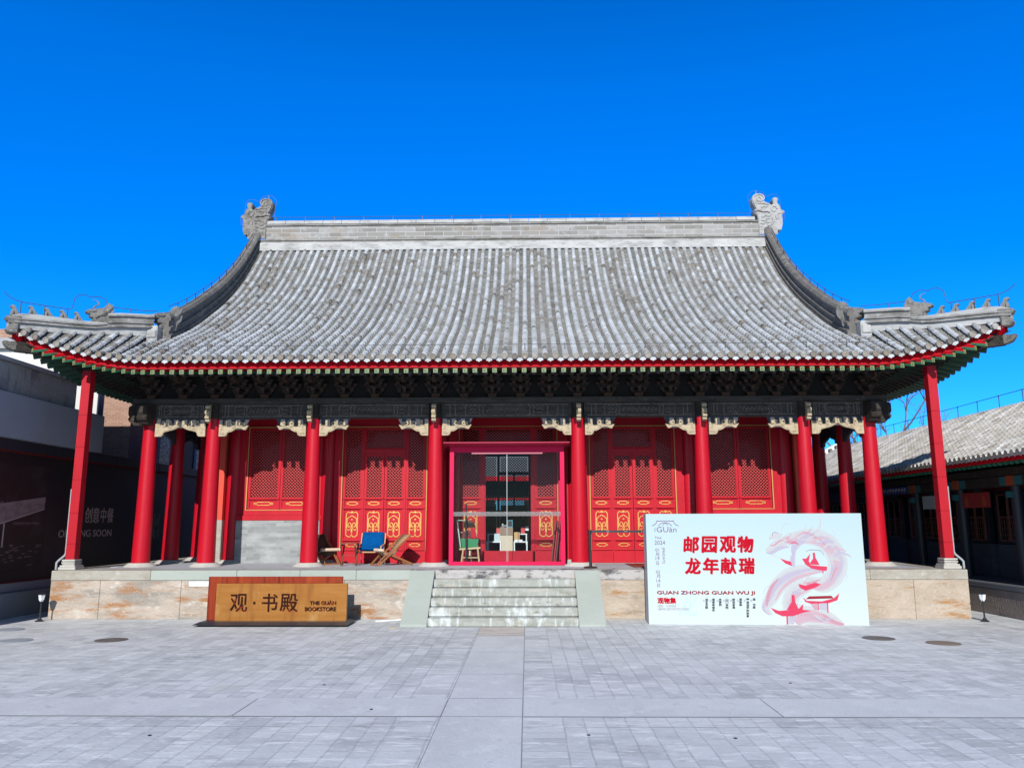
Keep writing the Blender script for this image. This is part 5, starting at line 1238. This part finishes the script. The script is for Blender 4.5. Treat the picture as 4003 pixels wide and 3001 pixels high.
pribbon([(283, 226), (305, 206), (340, 198), (378, 206), (402, 228)], .011, PVIO, 'logo_line'); pribbon([(322, 226), (332, 208), (346, 204), (360, 212), (364, 226)], .010, PVIO, 'logo_line')
bt('THE', (248, 258, 243, 277), PVIO, rot90=True); pribbon([(278, 914), (278, 955)], .006, PGREY, 'rule'); pribbon([(279, 572), (280, 603)], .004, PGREY, 'rule')
R2a = random.Random(21)
def wash(m, a):
    m.node_tree.nodes['Principled BSDF'].inputs['Alpha'].default_value = a
for m_ in (PLAV, PWH, PPK, PPPK): wash(m_, .38)
# dragon art: one painted figure of layered ribbons
def brush(pts, ws, m, lay, par=None, nm='dragon_brush_stroke'):
    q = [Vector(bx_(*p)) for p in pts]; n = len(q); F = []; Wd = []
    for i in range(n - 1):
        for k in range(6):
            t = k / 6; p0, p1, p2, p3 = q[max(i - 1, 0)], q[i], q[i + 1], q[min(i + 2, n - 1)]
            F.append(.5 * ((2 * p1) + (p2 - p0) * t + (2 * p0 - 5 * p1 + 4 * p2 - p3) * t * t + (3 * p1 - p0 - 3 * p2 + p3) * t ** 3)); Wd.append(ws[i] * (1 - t) + ws[i + 1] * t)
    F.append(q[-1]); Wd.append(ws[-1]); vs = []; fs = []; y = -.0012 * lay
    mb = MB()
    for lay_, q_ in enumerate((1.12, .9, .66, .4) if max(ws) > 12 else (1.0,)):
        vs = []; fs = []
        for i, p in enumerate(F):
            d = F[min(i + 1, len(F) - 1)] - F[max(i - 1, 0)]; d.normalize(); nn = Vector((-d.y, d.x)) * Wd[i] * .0022 / 2 * q_
            vs += [(p.x + nn.x, y - .00003 * lay_, p.y + nn.y), (p.x - nn.x, y - .00003 * lay_, p.y - nn.y)]
        for i in range(len(F) - 1): fs.append((2 * i, 2 * i + 1, 2 * i + 3, 2 * i + 2))
        mb.add(vs, fs)
    mb.cur = 0; return finish(nm, mb, m, prt, recalc=False)
B1 = [(1340, 380), (1440, 345), (1560, 330), (1700, 355), (1800, 450), (1835, 570), (1800, 680), (1700, 745), (1560, 700)]
brush(B1, [60, 90, 120, 150, 160, 160, 150, 130, 60], PWH, 1.2); brush([(a - 18, b + 26) for a, b in B1], [20, 30, 50, 60, 62, 70, 60, 50, 20], PPPK, 1.6); brush([(a + 30, b - 14) for a, b in B1[2:8]], [10, 22, 30, 34, 30, 10], PLAV, 1.7)
B2 = [(1700, 600), (1560, 625), (1430, 670), (1330, 750), (1270, 850), (1220, 940), (1270, 1000)]
brush(B2, [30, 110, 140, 130, 110, 70, 10], PWH, 1.3); brush([(a - 24, b + 2) for a, b in B2], [10, 30, 50, 46, 44, 24, 4], PLAV, 1.7); brush([(a + 30, b + 28) for a, b in B2[:5]], [8, 26, 34, 26, 8], PPPK, 1.8); brush([(1330, 690), (1270, 760), (1235, 850), (1225, 930)], [6, 30, 34, 8], PPK, 1.85)
B3 = [(1690, 720), (1560, 760), (1450, 830), (1430, 930), (1500, 990), (1620, 1010), (1760, 1040), (1880, 1086)]
brush(B3, [40, 110, 130, 130, 150, 150, 120, 30], PWH, 1.4); brush([(a + 12, b + 20) for a, b in B3], [10, 40, 50, 46, 60, 60, 40, 8], PPPK, 1.9)
brush([(1630, 980), (1720, 1010), (1800, 1060), (1890, 1086)], [6, 24, 30, 20], PPK, 2.0); brush([(1480, 1075), (1540, 1020), (1640, 1010), (1730, 1050)], [60, 90, 90, 30], PPPK, 2.1)
brush([(1455, 500), (1465, 420), (1520, 370), (1590, 360)], [10, 60, 60, 10], PLAV, 1.75); brush([(1460, 590), (1450, 520), (1470, 450)], [20, 44, 12], PLAV, 1.77)
brush([(1222, 452), (1262, 430), (1320, 395), (1400, 372)], [22, 60, 84, 60], PWH, 2.2); brush([(1225, 462), (1268, 468), (1330, 430), (1420, 415)], [16, 26, 36, 8], PLAV, 2.3)
brush([(1252, 405), (1290, 402), (1330, 370), (1380, 350)], [6, 12, 14, 4], PPK, 2.4); brush([(1380, 378), (1430, 374), (1480, 372)], [4, 22, 4], PPK, 2.4); brush([(1500, 400), (1470, 380), (1420, 395)], [4, 10, 3], PRS, 2.45)
brush([(1250, 360), (1270, 330), (1320, 320), (1360, 320)], [6, 40, 52, 30], PWH, 2.25); brush([(1275, 320), (1278, 295), (1300, 290), (1330, 300)], [3, 4, 4, 2], PVIO, 2.5); brush([(1350, 300), (1360, 250), (1390, 215), (1440, 225)], [2, 4, 4, 1], PPPK, 2.5)
for k in range(9):
    x = 1420 + k * 48; y = 300 + k * k * 2.6; brush([(x, y + 40), (x + 50, y + 4), (x + 120, y - 24 + k * 6), (x + 150, y - 80 + k * 16)], [14, 20, 12, 2], (PWH, PPPK, PLAV)[k % 3], 2.0 + k * .03)
for k in range(16):
    t0 = R2a.uniform(0, 1); q0 = B1[int(t0 * 6)]; q1 = B1[int(t0 * 6) + 1]
    brush([(q0[0] + R2a.uniform(-50, 50), q0[1] + R2a.uniform(-50, 50)), ((q0[0] + q1[0]) / 2 + R2a.uniform(-40, 40), (q0[1] + q1[1]) / 2 + R2a.uniform(-40, 40)), (q1[0] + R2a.uniform(-50, 50), q1[1] + R2a.uniform(-50, 50))], [4, R2a.uniform(14, 40), 3], (PPPK, PLAV, PPK, PWH)[k % 4], 1.9 + .01 * k)
    q0 = B3[k % 6]; q1 = B3[k % 6 + 1]
    brush([(q0[0] + R2a.uniform(-40, 40), q0[1] + R2a.uniform(-40, 40)), ((q0[0] + q1[0]) / 2 + R2a.uniform(-30, 30), (q0[1] + q1[1]) / 2 + R2a.uniform(-20, 20)), (q1[0] + R2a.uniform(-40, 40), min(q1[1] + R2a.uniform(-40, 40), 1070))], [4, R2a.uniform(14, 36), 3], (PPK, PLAV, PPPK, PWH)[k % 4], 2.05 + .01 * k)
brush([(1820, 470), (1880, 500), (1900, 560), (1880, 640)], [2, 16, 14, 2], PWH, 2.1); brush([(1800, 360), (1815, 320), (1800, 280), (1785, 270)], [6, 10, 8, 2], PWH, 2.1); brush([(1640, 300), (1680, 250), (1690, 190), (1680, 150)], [16, 18, 10, 2], PWH, 2.1); brush([(1560, 460), (1600, 445), (1680, 450), (1720, 490)], [2, 4, 4, 2], PVIO, 2.2)
brush([(1250, 475), (1300, 500), (1340, 510)], [4, 5, 1], PLAV, 2.1); brush([(1900, 640), (1915, 680), (1900, 720)], [2, 5, 1], PLAV, 2.1); brush([(1195, 830), (1210, 780), (1250, 745)], [2, 6, 2], PPPK, 2.1); brush([(1190, 860), (1205, 960), (1240, 1000)], [2, 5, 2], PPPK, 2.1)
def poly(pts, m, lay, nm):
    mb = MB(); q = [bx_(*p) for p in pts]; y = -.0012 * lay; mb.prism(q, y, y + .0005); return finish(nm, mb, m, prt)
for nm, m, lay, pts in (('pavilion_roof', PRS, 2.6, [(1530, 520), (1565, 520), (1600, 478), (1588, 540), (1600, 575), (1680, 585), (1745, 590), (1742, 625), (1680, 622), (1610, 605), (1560, 570)]), ('pavilion_spire', PRS, 2.65, [(1622, 468), (1640, 470), (1644, 510), (1680, 575), (1590, 570), (1625, 520)]), ('pavilion_roof', PRS, 2.0 - .55, [(1340, 516), (1400, 538), (1446, 545), (1446, 585), (1385, 560)]), ('pavilion_post', PRS, 2.6, [(1704, 624), (1712, 624), (1714, 650), (1706, 650)]), ('pavilion_wall', PLAV, 2.55, [(1600, 604), (1700, 622), (1700, 640), (1610, 620)]),
    ('pavilion_roof', PRS, 2.6, [(1498, 738), (1560, 752), (1640, 728), (1690, 742), (1640, 772), (1560, 796), (1510, 770)]),
    ('pavilion_roof', PRS, 2.6, [(1258, 940), (1330, 966), (1400, 962), (1500, 950), (1540, 908), (1535, 958), (1612, 966), (1530, 985), (1450, 1012), (1360, 1012), (1300, 985)]), ('pavilion_spire', PRS, 2.65, [(1440, 830), (1465, 835), (1470, 890), (1500, 955), (1395, 960), (1440, 890)]), ('pavilion_post', PRS, 2.6, [(1394, 1010), (1406, 1010), (1408, 1082), (1396, 1082)]), ('pavilion_wall', PLAV, 2.55, [(1408, 1016), (1470, 1010), (1460, 1080), (1410, 1080)]),
    ('pavilion_roof', PRS, 2.6, [(1535, 852), (1570, 882), (1700, 888), (1800, 862), (1848, 820), (1832, 878), (1760, 902), (1600, 906), (1556, 890)]), ('pavilion_roof_top', PMAR, 2.65, [(1590, 844), (1780, 840), (1800, 862), (1560, 868)]), ('pavilion_post', PRS, 2.6, [(1662, 902), (1670, 902), (1672, 962), (1664, 962)]), ('pavilion_post', PRS, 2.6, [(1742, 900), (1752, 900), (1756, 984), (1746, 984)]), ('pavilion_wall', PPK, 2.55, [(1600, 906), (1660, 904), (1662, 960), (1640, 960)]), ('pavilion_wall', PLAV, 2.55, [(1672, 904), (1744, 902), (1748, 970), (1674, 955)])):
    poly(pts, m, lay, nm)

# ------------------------------------------------------------------ courtyard small things
def path_lamp(loc, lab):
    o = empty('path_lamp', loc, 0, lab, 'path lamp', 'small lamps at the terrace corners')
    mb = MB(); mb.lathe([(.085, 0), (.085, .012), (.05, .03), (.032, .06), (.022, .08)], seg=20); finish('foot', mb, BLACK, o, smooth=35)
    mb = MB(); mb.lathe([(.017, .06), (.014, .40)], seg=12); finish('post', mb, BLACK, o, smooth=40)
    mb = MB(); mb.lathe([(.035, .40), (.055, .44), (.075, .53), (.072, .535)], seg=6); finish('lamp_glass', mb, LAMPG, o)
    mb = MB(); mb.lathe([(.085, .536), (.088, .55), (.06, .565), (.02, .572)], seg=6); finish('cap', mb, BLACK, o)
    mb = MB()
    for k in range(6): a = PI / 3 * k; mb.bar((.036 * math.cos(a), .036 * math.sin(a), .40), (.077 * math.cos(a), .077 * math.sin(a), .536), .007, .007)
    finish('lamp_frame', mb, BLACK, o); return o
path_lamp((-9.63, -.36, 0), 'short black path lamp by the left end of the terrace')
path_lamp((9.72, -.40, 0), 'short black path lamp by the right end of the terrace')
def manhole(x, y, lab, m=IRON, r=.265, z=.009):
    o = empty('manhole_cover', (x, y, 0), 0, lab, 'manhole cover', 'manhole covers in the paving')
    mb = MB(); mb.lathe([(r, .002), (r, z), (r - .02, z + .001), (r - .025, z - .002), (r - .03, z)], seg=36); finish('lid', mb, m, o)
    mb = MB()
    for i in range(-6, 7):
        for j in range(-6, 7):
            px, py = i * .037, j * .037
            if math.hypot(px, py) < r - .05: mb.box(px - .012, px + .012, py - .012, py + .012, z - .001, z + .003)
    finish('tread_pattern', mb, m, o); return o
manhole(-6.72, -3.06, 'dark iron manhole cover in the brick paving left of the bookstore sign')
FAINT = mat('pale_cover', (0.27, 0.30, 0.35), 0.85)
manhole(-8.36, -3.12, 'faint grey manhole cover at the left edge of the courtyard', FAINT)
manhole(-9.4, -1.70, 'faint grey manhole cover nearest to the left path lamp', FAINT)
manhole(6.54, -2.82, 'dark iron manhole cover just in front of the billboard right end')
manhole(7.36, -3.39, 'brownish iron manhole cover farthest to the right in the paving', mat('rusty_iron', (0.20, 0.165, 0.14), 0.7, bump=(60, .01)))
mb = MB(); mb.prism([(0, 0), (.55, .32), (.57, .36), (.50, .38), (-.02, .12)], .002, .03, 'xy'); tag(finish('white_plank', mb, WHITEP, loc=(-2.62, -.52, 0), bevel=.004), 'white painted plank lying on the ground left of the stairs', 'plank')
mb = MB(); mb.prism([(-.05, 0), (.05, .01), (.08, .05), (-.01, .07)], .002, .012, 'xy'); tag(finish('dry_leaf', mb, BIRCH, loc=(-2.1, -1.55, 0)), 'small dry yellow leaf on the paving near the stairs', 'leaf')
R2 = random.Random(3)
for k, (x, y) in enumerate(((-2.05, -6.9), (-1.2, -8.25), (-3.1, -9.3), (2.4, -9.35), (1.05, -9.25), (3.75, -6.75))):
    mb = MB(); mb.lathe([(.018, .002), (.018, .007), (.0, .009)], seg=12)
    tag(finish('floor_drain', mb, BLACK, loc=(x, y, .008 if abs(y + 8.25) < .3 else .0)), 'tiny round black fitting set in the courtyard paving', 'ground fitting', 'tiny black fittings in the paving')

# ------------------------------------------------------------------ left: hoarding of the restaurant with its canopy, concrete slab, far houses
lb = empty('restaurant_front', (-11, 0, 0), label='black hoarding front with opening soon lettering under a slate blue canopy left of the hall', cat='shop front')
def lp(name, x0, x1, y0, y1, z0, z1, m, par=lb, bev=0):
    mb = MB(); mb.box(x0 + 11, x1 + 11, y0, y1, z0, z1); return finish(name, mb, m, par, bevel=bev)
hd = lp('hoarding', -11.6, -11, -9, 12, .74, 3.56, BLKP)
lp('red_strip', -11.2, -10.975, -9, 12, .70, .74, DKRED)
lp('white_ledge', -11.3, -10.93, -9, 12, .53, .699, GREYT)
lp('plinth', -11.5, -10.62, -9, 12, 0, .529, mat('plinth_blue_grey', (0.17, 0.19, 0.215), 0.7))
lp('red_cornice', -11.6, -10.96, -9, 12, 3.561, 3.60, DKRED)
lp('cornice', -11.6, -10.88, -9, 12, 3.601, 3.83, NAVY)
lp('canopy_box', -14, -10.75, -9, 3.55, 3.835, 4.81, CANOPY, bev=.01)
lp('concrete_slab', -14.5, -10.9, -9, 2.4, 4.83, 5.50, CONCR, bev=.015)
lp('slab_capping', -14.5, -10.82, -9, 2.5, 5.502, 5.58, GREYT)
for y in (-3.2, -.6, 2.0, 4.6, 7.2): lp('cornice_joint', -10.881, -10.876, y, y + .012, 3.602, 3.829, BLACK)
# photo mural on the hoarding: a dim restaurant interior
MU = Matrix.Translation((.003, 0, 0)) @ Matrix(((0, -1, 0, 0), (1, 0, 0, 0), (0, 0, 1, 0), (0, 0, 0, 1)))
mur = lp('mural', -11, -10.985, -4.2, 1.75, .95, 3.33, mat('mural_black', (0.014, 0.012, 0.014), 0.5, var=[((1, 1.2, 1.5), (0.05, 0.04, 0.045), .5, .75, 5)]), hd)
M1 = mat('mural_mauve', (0.26, 0.19, 0.20), 0.6, var=[((2, 2, 3), (0.10, 0.075, 0.085), .45, .7, 4)]); M2 = mat('mural_light', (0.45, 0.38, 0.38), 0.6)
def murp(nm, pts, m): 
    mb = MB(); mb.prism([(a, b) for a, b in pts], .0155, .019, 'yz'); return finish(nm, mb, m, mur)
murp('mural_wall', [(-.6, 1.85), (1.66, 2.35), (1.66, 2.62), (-.6, 2.35)], M1); murp('mural_cove', [(-.6, 1.83), (1.66, 2.325), (1.66, 2.345), (-.6, 1.85)], M2); murp('mural_lamp', [(.22, 1.5), (.26, 1.5), (.26, 2.0), (.22, 2.0)], M2)
mb = MB()
for k in range(70):
    a = R2.gauss(0, .16); b = R2.gauss(0, .11); mb.add([(.016, .05 + a + q[0], 2.32 + b + q[1]) for q in ((0, 0), (.05, .012), (.035, .04))], [(0, 1, 2)])
for k in range(22):
    y = .55 + k * .045; mb.add([(.016, y + q[0], 2.02 - .0 * k + R2.uniform(-.01, .02) + q[1]) for q in ((0, 0), (.025, 0), (.012, -.07))], [(0, 1, 2)])
for k in range(40):
    y = R2.uniform(-.3, 1.6); z = R2.uniform(1.05, 1.55); mb.add([(.016, y + q[0], z + q[1]) for q in ((0, 0), (.13, .01), (.12, .022), (.01, .016))], [(0, 1, 2, 3)])
finish('mural_detail', mb, M1, mur, recalc=False)
MT2 = MU
text('lettering', '学', (3.02, 3.36, 2.02, 2.42), HTEXT, hd, M=MU, bold=0); text('lettering', '创', (3.46, 3.80, 2.02, 2.42), HTEXT, hd, M=MU, bold=0); text('lettering', '意', (3.84, 4.16, 2.02, 2.42), HTEXT, hd, M=MU); text('lettering', '中', (4.24, 4.50, 2.02, 2.42), HTEXT, hd, M=MU); text('lettering', '餐', (4.56, 4.90, 2.02, 2.42), HTEXT, hd, M=MU)
text('lettering', 'OPENING SOON', (2.35, 4.86, 1.66, 1.84), HTEXT, hd, M=MU)
pn = lp('poster', -11, -10.985, 6.9, 7.7, 1.55, 2.3, mat('torn_poster', (0.13, 0.12, 0.13), 0.8, var=[((3, 5, 5), (0.04, 0.04, 0.045), .5, .6, 5)]), hd)
# houses behind
wb = empty('white_house', (-16, 6, 0), label='plain white rendered house with a grey roof edge behind the concrete slab', cat='house')
mb = MB(); mb.box(-9, 4.65, -1.8, -1.5, 0, 6.8); mb.box(-9, 1.5, -1.499, 2.0, 0, 6.8); finish('wall', mb, WHITEB, wb)
mb = MB(); mb.box(-9.2, 4.72, -1.95, -1.4, 6.801, 7.1); mb.box(-9.2, 1.6, -1.399, 2.1, 6.801, 7.1); finish('roof_edge', mb, GREYT, wb)
mb = MB(); mb.box(4.651, 4.68, -1.795, -1.505, .5, 6.75); finish('shaded_side_panel', mb, NAVY, wb)  # dark panel painting in the shade of the house's east side
bk = empty('brick_house', (-12.41, 8.2, 0), label='red brick house with blue framed side windows behind the left gallery', cat='house')
mb = MB(); mb.box(-12, 0, 0, 20, 0, 8.4); 
o = finish('wall', mb, [BRICKR, BRICKS], bk)
for p in o.data.polygons: p.material_index = 1 if abs(p.normal.x) > .5 else 0
for (y0, y1) in ((1.9, 3.0), (5.0, 7.2), (9.2, 10.6), (13, 15)):
    mb = MB(); mb.box(-.02, .05, y0, y1, 3.35, 5.35); mb2 = finish('window', mb, WINB, bk, bevel=.01)
    mb = MB(); mb.box(.0505, .056, y0 + .18, y1 - .14, 3.5, 5.2); finish('window_pane', mb, WINR, mb2)
    mb = MB(); mb.box(-.02, .16, y0 - .1, y1 + .1, 3.2, 3.348); finish('window_ledge', mb, WINB, bk)
mb = MB(); mb.box(.002, .12, .0, 20, 2.55, 2.85); finish('string_course', mb, CANOPY, bk)

# ------------------------------------------------------------------ right: long side hall with grey roof
sh = empty('side_hall', (11.5, 0, 0), label='long low side hall with dark columns and grey tiled roof right of the courtyard', cat='side hall')
Y0, Y1 = -7, 17.5
def rp(name, x0, x1, y0, y1, z0, z1, m, par=sh, bev=0):
    mb = MB(); mb.box(x0 - 11.5, x1 - 11.5, y0, y1, z0, z1); return finish(name, mb, m, par, bevel=bev)
for y in np.arange(Y0, Y1, 1.9): rp('plinth_stone', 10.6, 11.0, y + .004, min(y + 1.896, Y1), 0, .55, PLINTH, bev=.01)
rp('plinth_cap', 10.57, 12.6, Y0, Y1, .552, .66, DKBRICK, bev=.01)
rp('back_wall', 12.42, 12.6, Y0, Y1, .661, 4.0, BLUEBK)
cys = [1.03 + 2.30 * k for k in range(-3, 8)]
c0 = None
for k, y in enumerate(cys):
    if c0 is None:
        mb = MB(); mb.lathe([(.13, .661), (.12, 3.0)], seg=20); c0 = finish('column', mb, BLUEBK, sh, smooth=40, loc=(0, y, 0))
    else: dup(c0, sh, (0, y, 0))
WINLAT = mat('red_brown_lattice', (0.22, 0.085, 0.06), 0.6)
def rwin(y0, y1):
    rp('sill_wall', 12.2, 12.4, y0, y1, .662, 1.44, DKBRICK)
    f = rp('window', 12.22, 12.34, y0, y1, 1.46, 2.72, BLUEBK)
    n = 4; w_ = (y1 - y0 - .3) / n
    for k in range(n):
        a = y0 + .15 + k * w_
        mb = MB(); mb.box(.71, .7195, a + .03, a + w_ - .03, 1.56, 2.62); finish('window_pane', mb, GLASSD, f)
        mb = MB(); mb.cur = 0
        for (p, q) in (((a + .02, 1.53), (a + w_ - .02, 1.53)), ((a + .02, 2.64), (a + w_ - .02, 2.64)), ((a + .02, 2.1), (a + w_ - .02, 2.1)), ((a + .02, 1.53), (a + .02, 2.64)), ((a + w_ - .02, 1.53), (a + w_ - .02, 2.64))): mb.bar((.70, p[0], p[1]), (.70, q[0], q[1]), .035, .03)
        for t in (.25, .5, .75): mb.bar((.702, a + w_ * t, 1.55), (.702, a + w_ * t, 2.08), .012, .012)
        for z in (1.68, 1.82, 1.96): mb.bar((.702, a + .03, z), (.702, a + w_ - .03, z), .012, .012)
        finish('window_lattice', mb, WINLAT, f)
for a, b in zip(cys[:-1], cys[1:]): rwin(a + .16, b - .16)
rp('painted_beam', 11.40, 11.62, Y0, Y1, 2.78, 3.02, DARKWOOD, bev=.01)
for y in cys:
    rp('painted_beam_end', 11.385, 11.399, y - .42, y - .14, 2.80, 3.0, PTEAL); rp('painted_beam_end', 11.385, 11.399, y + .14, y + .42, 2.80, 3.0, PTEAL); rp('painted_beam_end', 11.36, 11.399, y - .13, y + .13, 2.79, 3.01, PORANGE); rp('bracket_block', 11.3, 11.399, y - .07, y + .07, 2.52, 2.66, PTEAL)
    rp('lintel', 12.1, 12.3, y + .2, y + 2.1, 2.74, 2.95, DKRED); rp('painted_beam_end', 12.08, 12.1, y + .2, y + .5, 2.74, 2.95, PTEAL)
pbp = rp('painted_panel', 11.37, 11.399, 5.95, 7.65, 2.80, 3.0, PBLUE)
mb = MB()
for k in range(9): y = 6.05 + k * .18; mb.ribbon([(a, b) for a, b in spiral(y, 2.9, .07, -1, 5, 1, 10)], .018, 0, -.004)
o = finish('painted_scroll', mb, WHITEP, pbp); o.location = (-.135, 0, 0); o.rotation_euler = (0, 0, PI / 2)
rp('purlin', 11.35, 11.5, Y0, Y1, 3.03, 3.2, DARKWOOD)
EX, EZ, RX, RZ = 10.45, 3.36, 14.0, 5.22
def sz(x): t = (x - EX) / (RX - EX); return EZ + (RZ - EZ) * (.80 * t + .20 * t * t if t < .86 else (.80 * t + .20 * t * t) - (t - .86) ** 2 * 1.6)
mb = MB()
for k in range(int((Y1 - Y0) / .2)):
    y = Y0 + .1 + k * .2; xs3 = np.linspace(EX, RX + .05, 20); rv = R2.gauss(0, .12)
    for i in range(19):
        mb.r = min(max(.5 + rv + R2.gauss(0, .22), 0), 1); vs = []
        for (x, rr, dz) in ((xs3[i], .052, 0), (xs3[i], .064, 0), (xs3[i + 1], .053, 0)):
            for q in range(5): t = PI * q / 4; vs.append((x - 11.5, y - rr * math.cos(t), sz(x) + rr * math.sin(t) - .0))
        mb.add(vs, [(g_ * 5 + q, g_ * 5 + q + 1, g_ * 5 + q + 6, g_ * 5 + q + 5) for g_ in range(2) for q in range(4)])
    mb.r = .06; vs = [(EX - 11.5 - .01, y, EZ + .02)]
    for q in range(12): t = 2 * PI * q / 12; vs.append((EX - 11.5 - .012, y + .066 * math.cos(t), EZ + .02 + .072 * math.sin(t)))
    mb.add(vs, [(0, q + 1, (q + 1) % 12 + 1) for q in range(12)])
    mb.r = .5; mb.add([(EX - 11.5 - .005, y + .1 + a, EZ + b) for a, b in ((-.085, .02), (-.07, -.03), (0, -.075), (.07, -.03), (.085, .02))], [(0, 1, 2, 3, 4)])
    mb.r = .35; xs4 = np.linspace(EX, RX, 8); 
    for i in range(7): mb.add([(xs4[i] - 11.5, y + .03, sz(xs4[i]) + .012), (xs4[i] - 11.5, y + .17, sz(xs4[i]) + .012), (xs4[i + 1] - 11.5, y + .17, sz(xs4[i + 1]) + .012), (xs4[i + 1] - 11.5, y + .03, sz(xs4[i + 1]) + .012)], [(0, 1, 2, 3)])
rf2 = finish('roof', mb, TILE2, sh, smooth=50, recalc=False, attr=True)
mb = MB(); pts = [(x, sz(x) - .02) for x in np.linspace(EX + .02, RX, 10)] + [(RX + 3.5, EZ), (RX + 3.5, EZ - .12)] + [(x, sz(x) - .14) for x in np.linspace(RX, EX + .06, 10)]
mb.prism([(a - 11.5, b) for a, b in pts], Y0, Y1); finish('roof_deck', mb, SOFF, rf2, recalc=True)
rp('eave_board', 10.47, 10.53, Y0, Y1, EZ - .13, EZ - .025, REDBR, rf2)
mb = MB()
for k in range(int((Y1 - Y0) / .2)): y = Y0 + .05 + k * .2; mb.cur = 0; mb.bar((-1.0, y, EZ - .175), (.35, y, EZ + .30), .07, .07)
tag(finish('rafters', mb, GREENP, rf2), kind='stuff')
mb = MB(); mb.tube([(RX - 11.5, Y0, RZ + .32), (RX - 11.5, Y1, RZ + .32)], .010, 5)
for k in range(22): y = Y0 + .4 + k * 1.1; mb.tube([(RX - 11.5, y, RZ - .05), (RX - 11.5, y, RZ + .34)], .012, 5)
finish('lightning_wire', mb, WIRE, sh)
mb = MB(); mb.sweep([(-.14, -.02), (-.14, .10), (-.09, .12), (-.09, .22), (.09, .22), (.09, .12), (.14, .10), (.14, -.02)], [(x - 11.5, Y1 - .15, sz(x) + .03) for x in np.linspace(EX + .1, RX, 12)])
finish('verge_ridge', mb, WHITEST, rf2)
mb = MB()
for x in np.linspace(EX + .3, RX - .2, 12): mb.tube([(x - 11.5, Y1 - .45, sz(x) + .12), (x - 11.5, Y1 - .28, sz(x) + .12)], .07, 10)
finish('verge_tile_ends', mb, CARVE, rf2)
# posters hung under its eaves
def hung(loc, wd, h, m, lab):
    mb = MB(); mb.box(-.004, .004, 0, wd, 0, h); return tag(finish('hung_poster', mb, m, loc=loc), lab, 'poster')
hung((11.37, 3.80, 2.33), 1.28, .35, mat('pale_poster', (0.42, 0.46, 0.48), 0.7), 'pale grey poster hung under the side hall eaves behind the right steel post')
o = hung((11.37, 1.86, 2.32), 1.18, .36, mat('red_poster', (0.30, 0.022, 0.02), 0.6), 'red poster with two round figures hung under the side hall eaves')
for y in (2.1, 2.85):
    mb = MB(); mb.tube([(-.006, y - 1.86, .12), (-.012, y - 1.86, .12)], .09, 12); mb.tube([(-.0055, y - 1.86, .22), (-.0115, y - 1.86, .22)], .05, 12)
    finish('printed_figure', mb, PORANGE, o)

# ------------------------------------------------------------------ rear hall seen through the doors, bare trees
rh = empty('rear_hall', (0, 32, 0), label='rear hall with red eaves glimpsed through the open doorway', cat='hall')
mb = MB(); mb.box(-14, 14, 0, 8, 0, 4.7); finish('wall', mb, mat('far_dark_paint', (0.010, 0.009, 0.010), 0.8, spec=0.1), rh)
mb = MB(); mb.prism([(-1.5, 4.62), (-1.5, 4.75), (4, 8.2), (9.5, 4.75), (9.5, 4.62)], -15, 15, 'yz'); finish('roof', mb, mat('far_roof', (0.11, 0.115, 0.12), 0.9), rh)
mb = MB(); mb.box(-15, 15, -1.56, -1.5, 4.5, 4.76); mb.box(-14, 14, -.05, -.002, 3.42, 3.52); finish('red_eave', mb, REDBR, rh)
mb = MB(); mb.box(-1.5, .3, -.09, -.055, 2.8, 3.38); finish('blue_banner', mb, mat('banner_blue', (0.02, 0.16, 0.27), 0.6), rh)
def bare_tree(name, loc, h, seed, lab, spread=1.0):
    rr = random.Random(seed); o = empty(name, loc, 0, lab, 'bare tree', None); tr = MB(); cr_ = MB()
    def grow(p, d, L, r, lev, mbx):
        pts = [p]; q = p.copy(); dd = d.copy(); n = 4
        for k in range(n):
            dd = (dd + Vector((rr.gauss(0, .14), rr.gauss(0, .14), rr.gauss(.05, .08)))).normalized(); q = q + dd * L / n; pts.append(q.copy())
        mbx.tube(pts, [r * (1 - .45 * k / n) for k in range(n + 1)], 5 if lev else 8, cap=False)
        if lev < 6:
            for k in range(rr.choice((2, 3, 3, 4)) + (2 if lev == 0 else 0)):
                t = rr.choice((2, 3, 4)); a = rr.uniform(0, 2 * PI); sp = rr.uniform(.45, .85) * spread
                nd = (dd + Vector((math.cos(a) * sp, math.sin(a) * sp, rr.uniform(-.05, .3)))).normalized()
                grow(pts[t], nd, L * rr.uniform(.60, .84), max(r * .55, .007), lev + 1, cr_)
    grow(Vector((0, 0, 0)), Vector((0, 0, 1)), h * .36, h * .015, 0, tr)
    finish('trunk', tr, BARK, o, smooth=60); finish('crown', cr_, BARK, o, smooth=60)
bare_tree('bare_tree', (20.4, 26, 0), 11.0, 11, 'bare leafless tree behind the side hall roof', 1.1)

mb = MB(); mb.tube([(9.73, -.36, .008), (9.80, -.2, .008), (9.78, .1, .008), (9.74, .5, .008)], .007, 6); tag(finish('lamp_cable', mb, BLACK), 'thin black cable on the ground running from the right path lamp', 'cable')
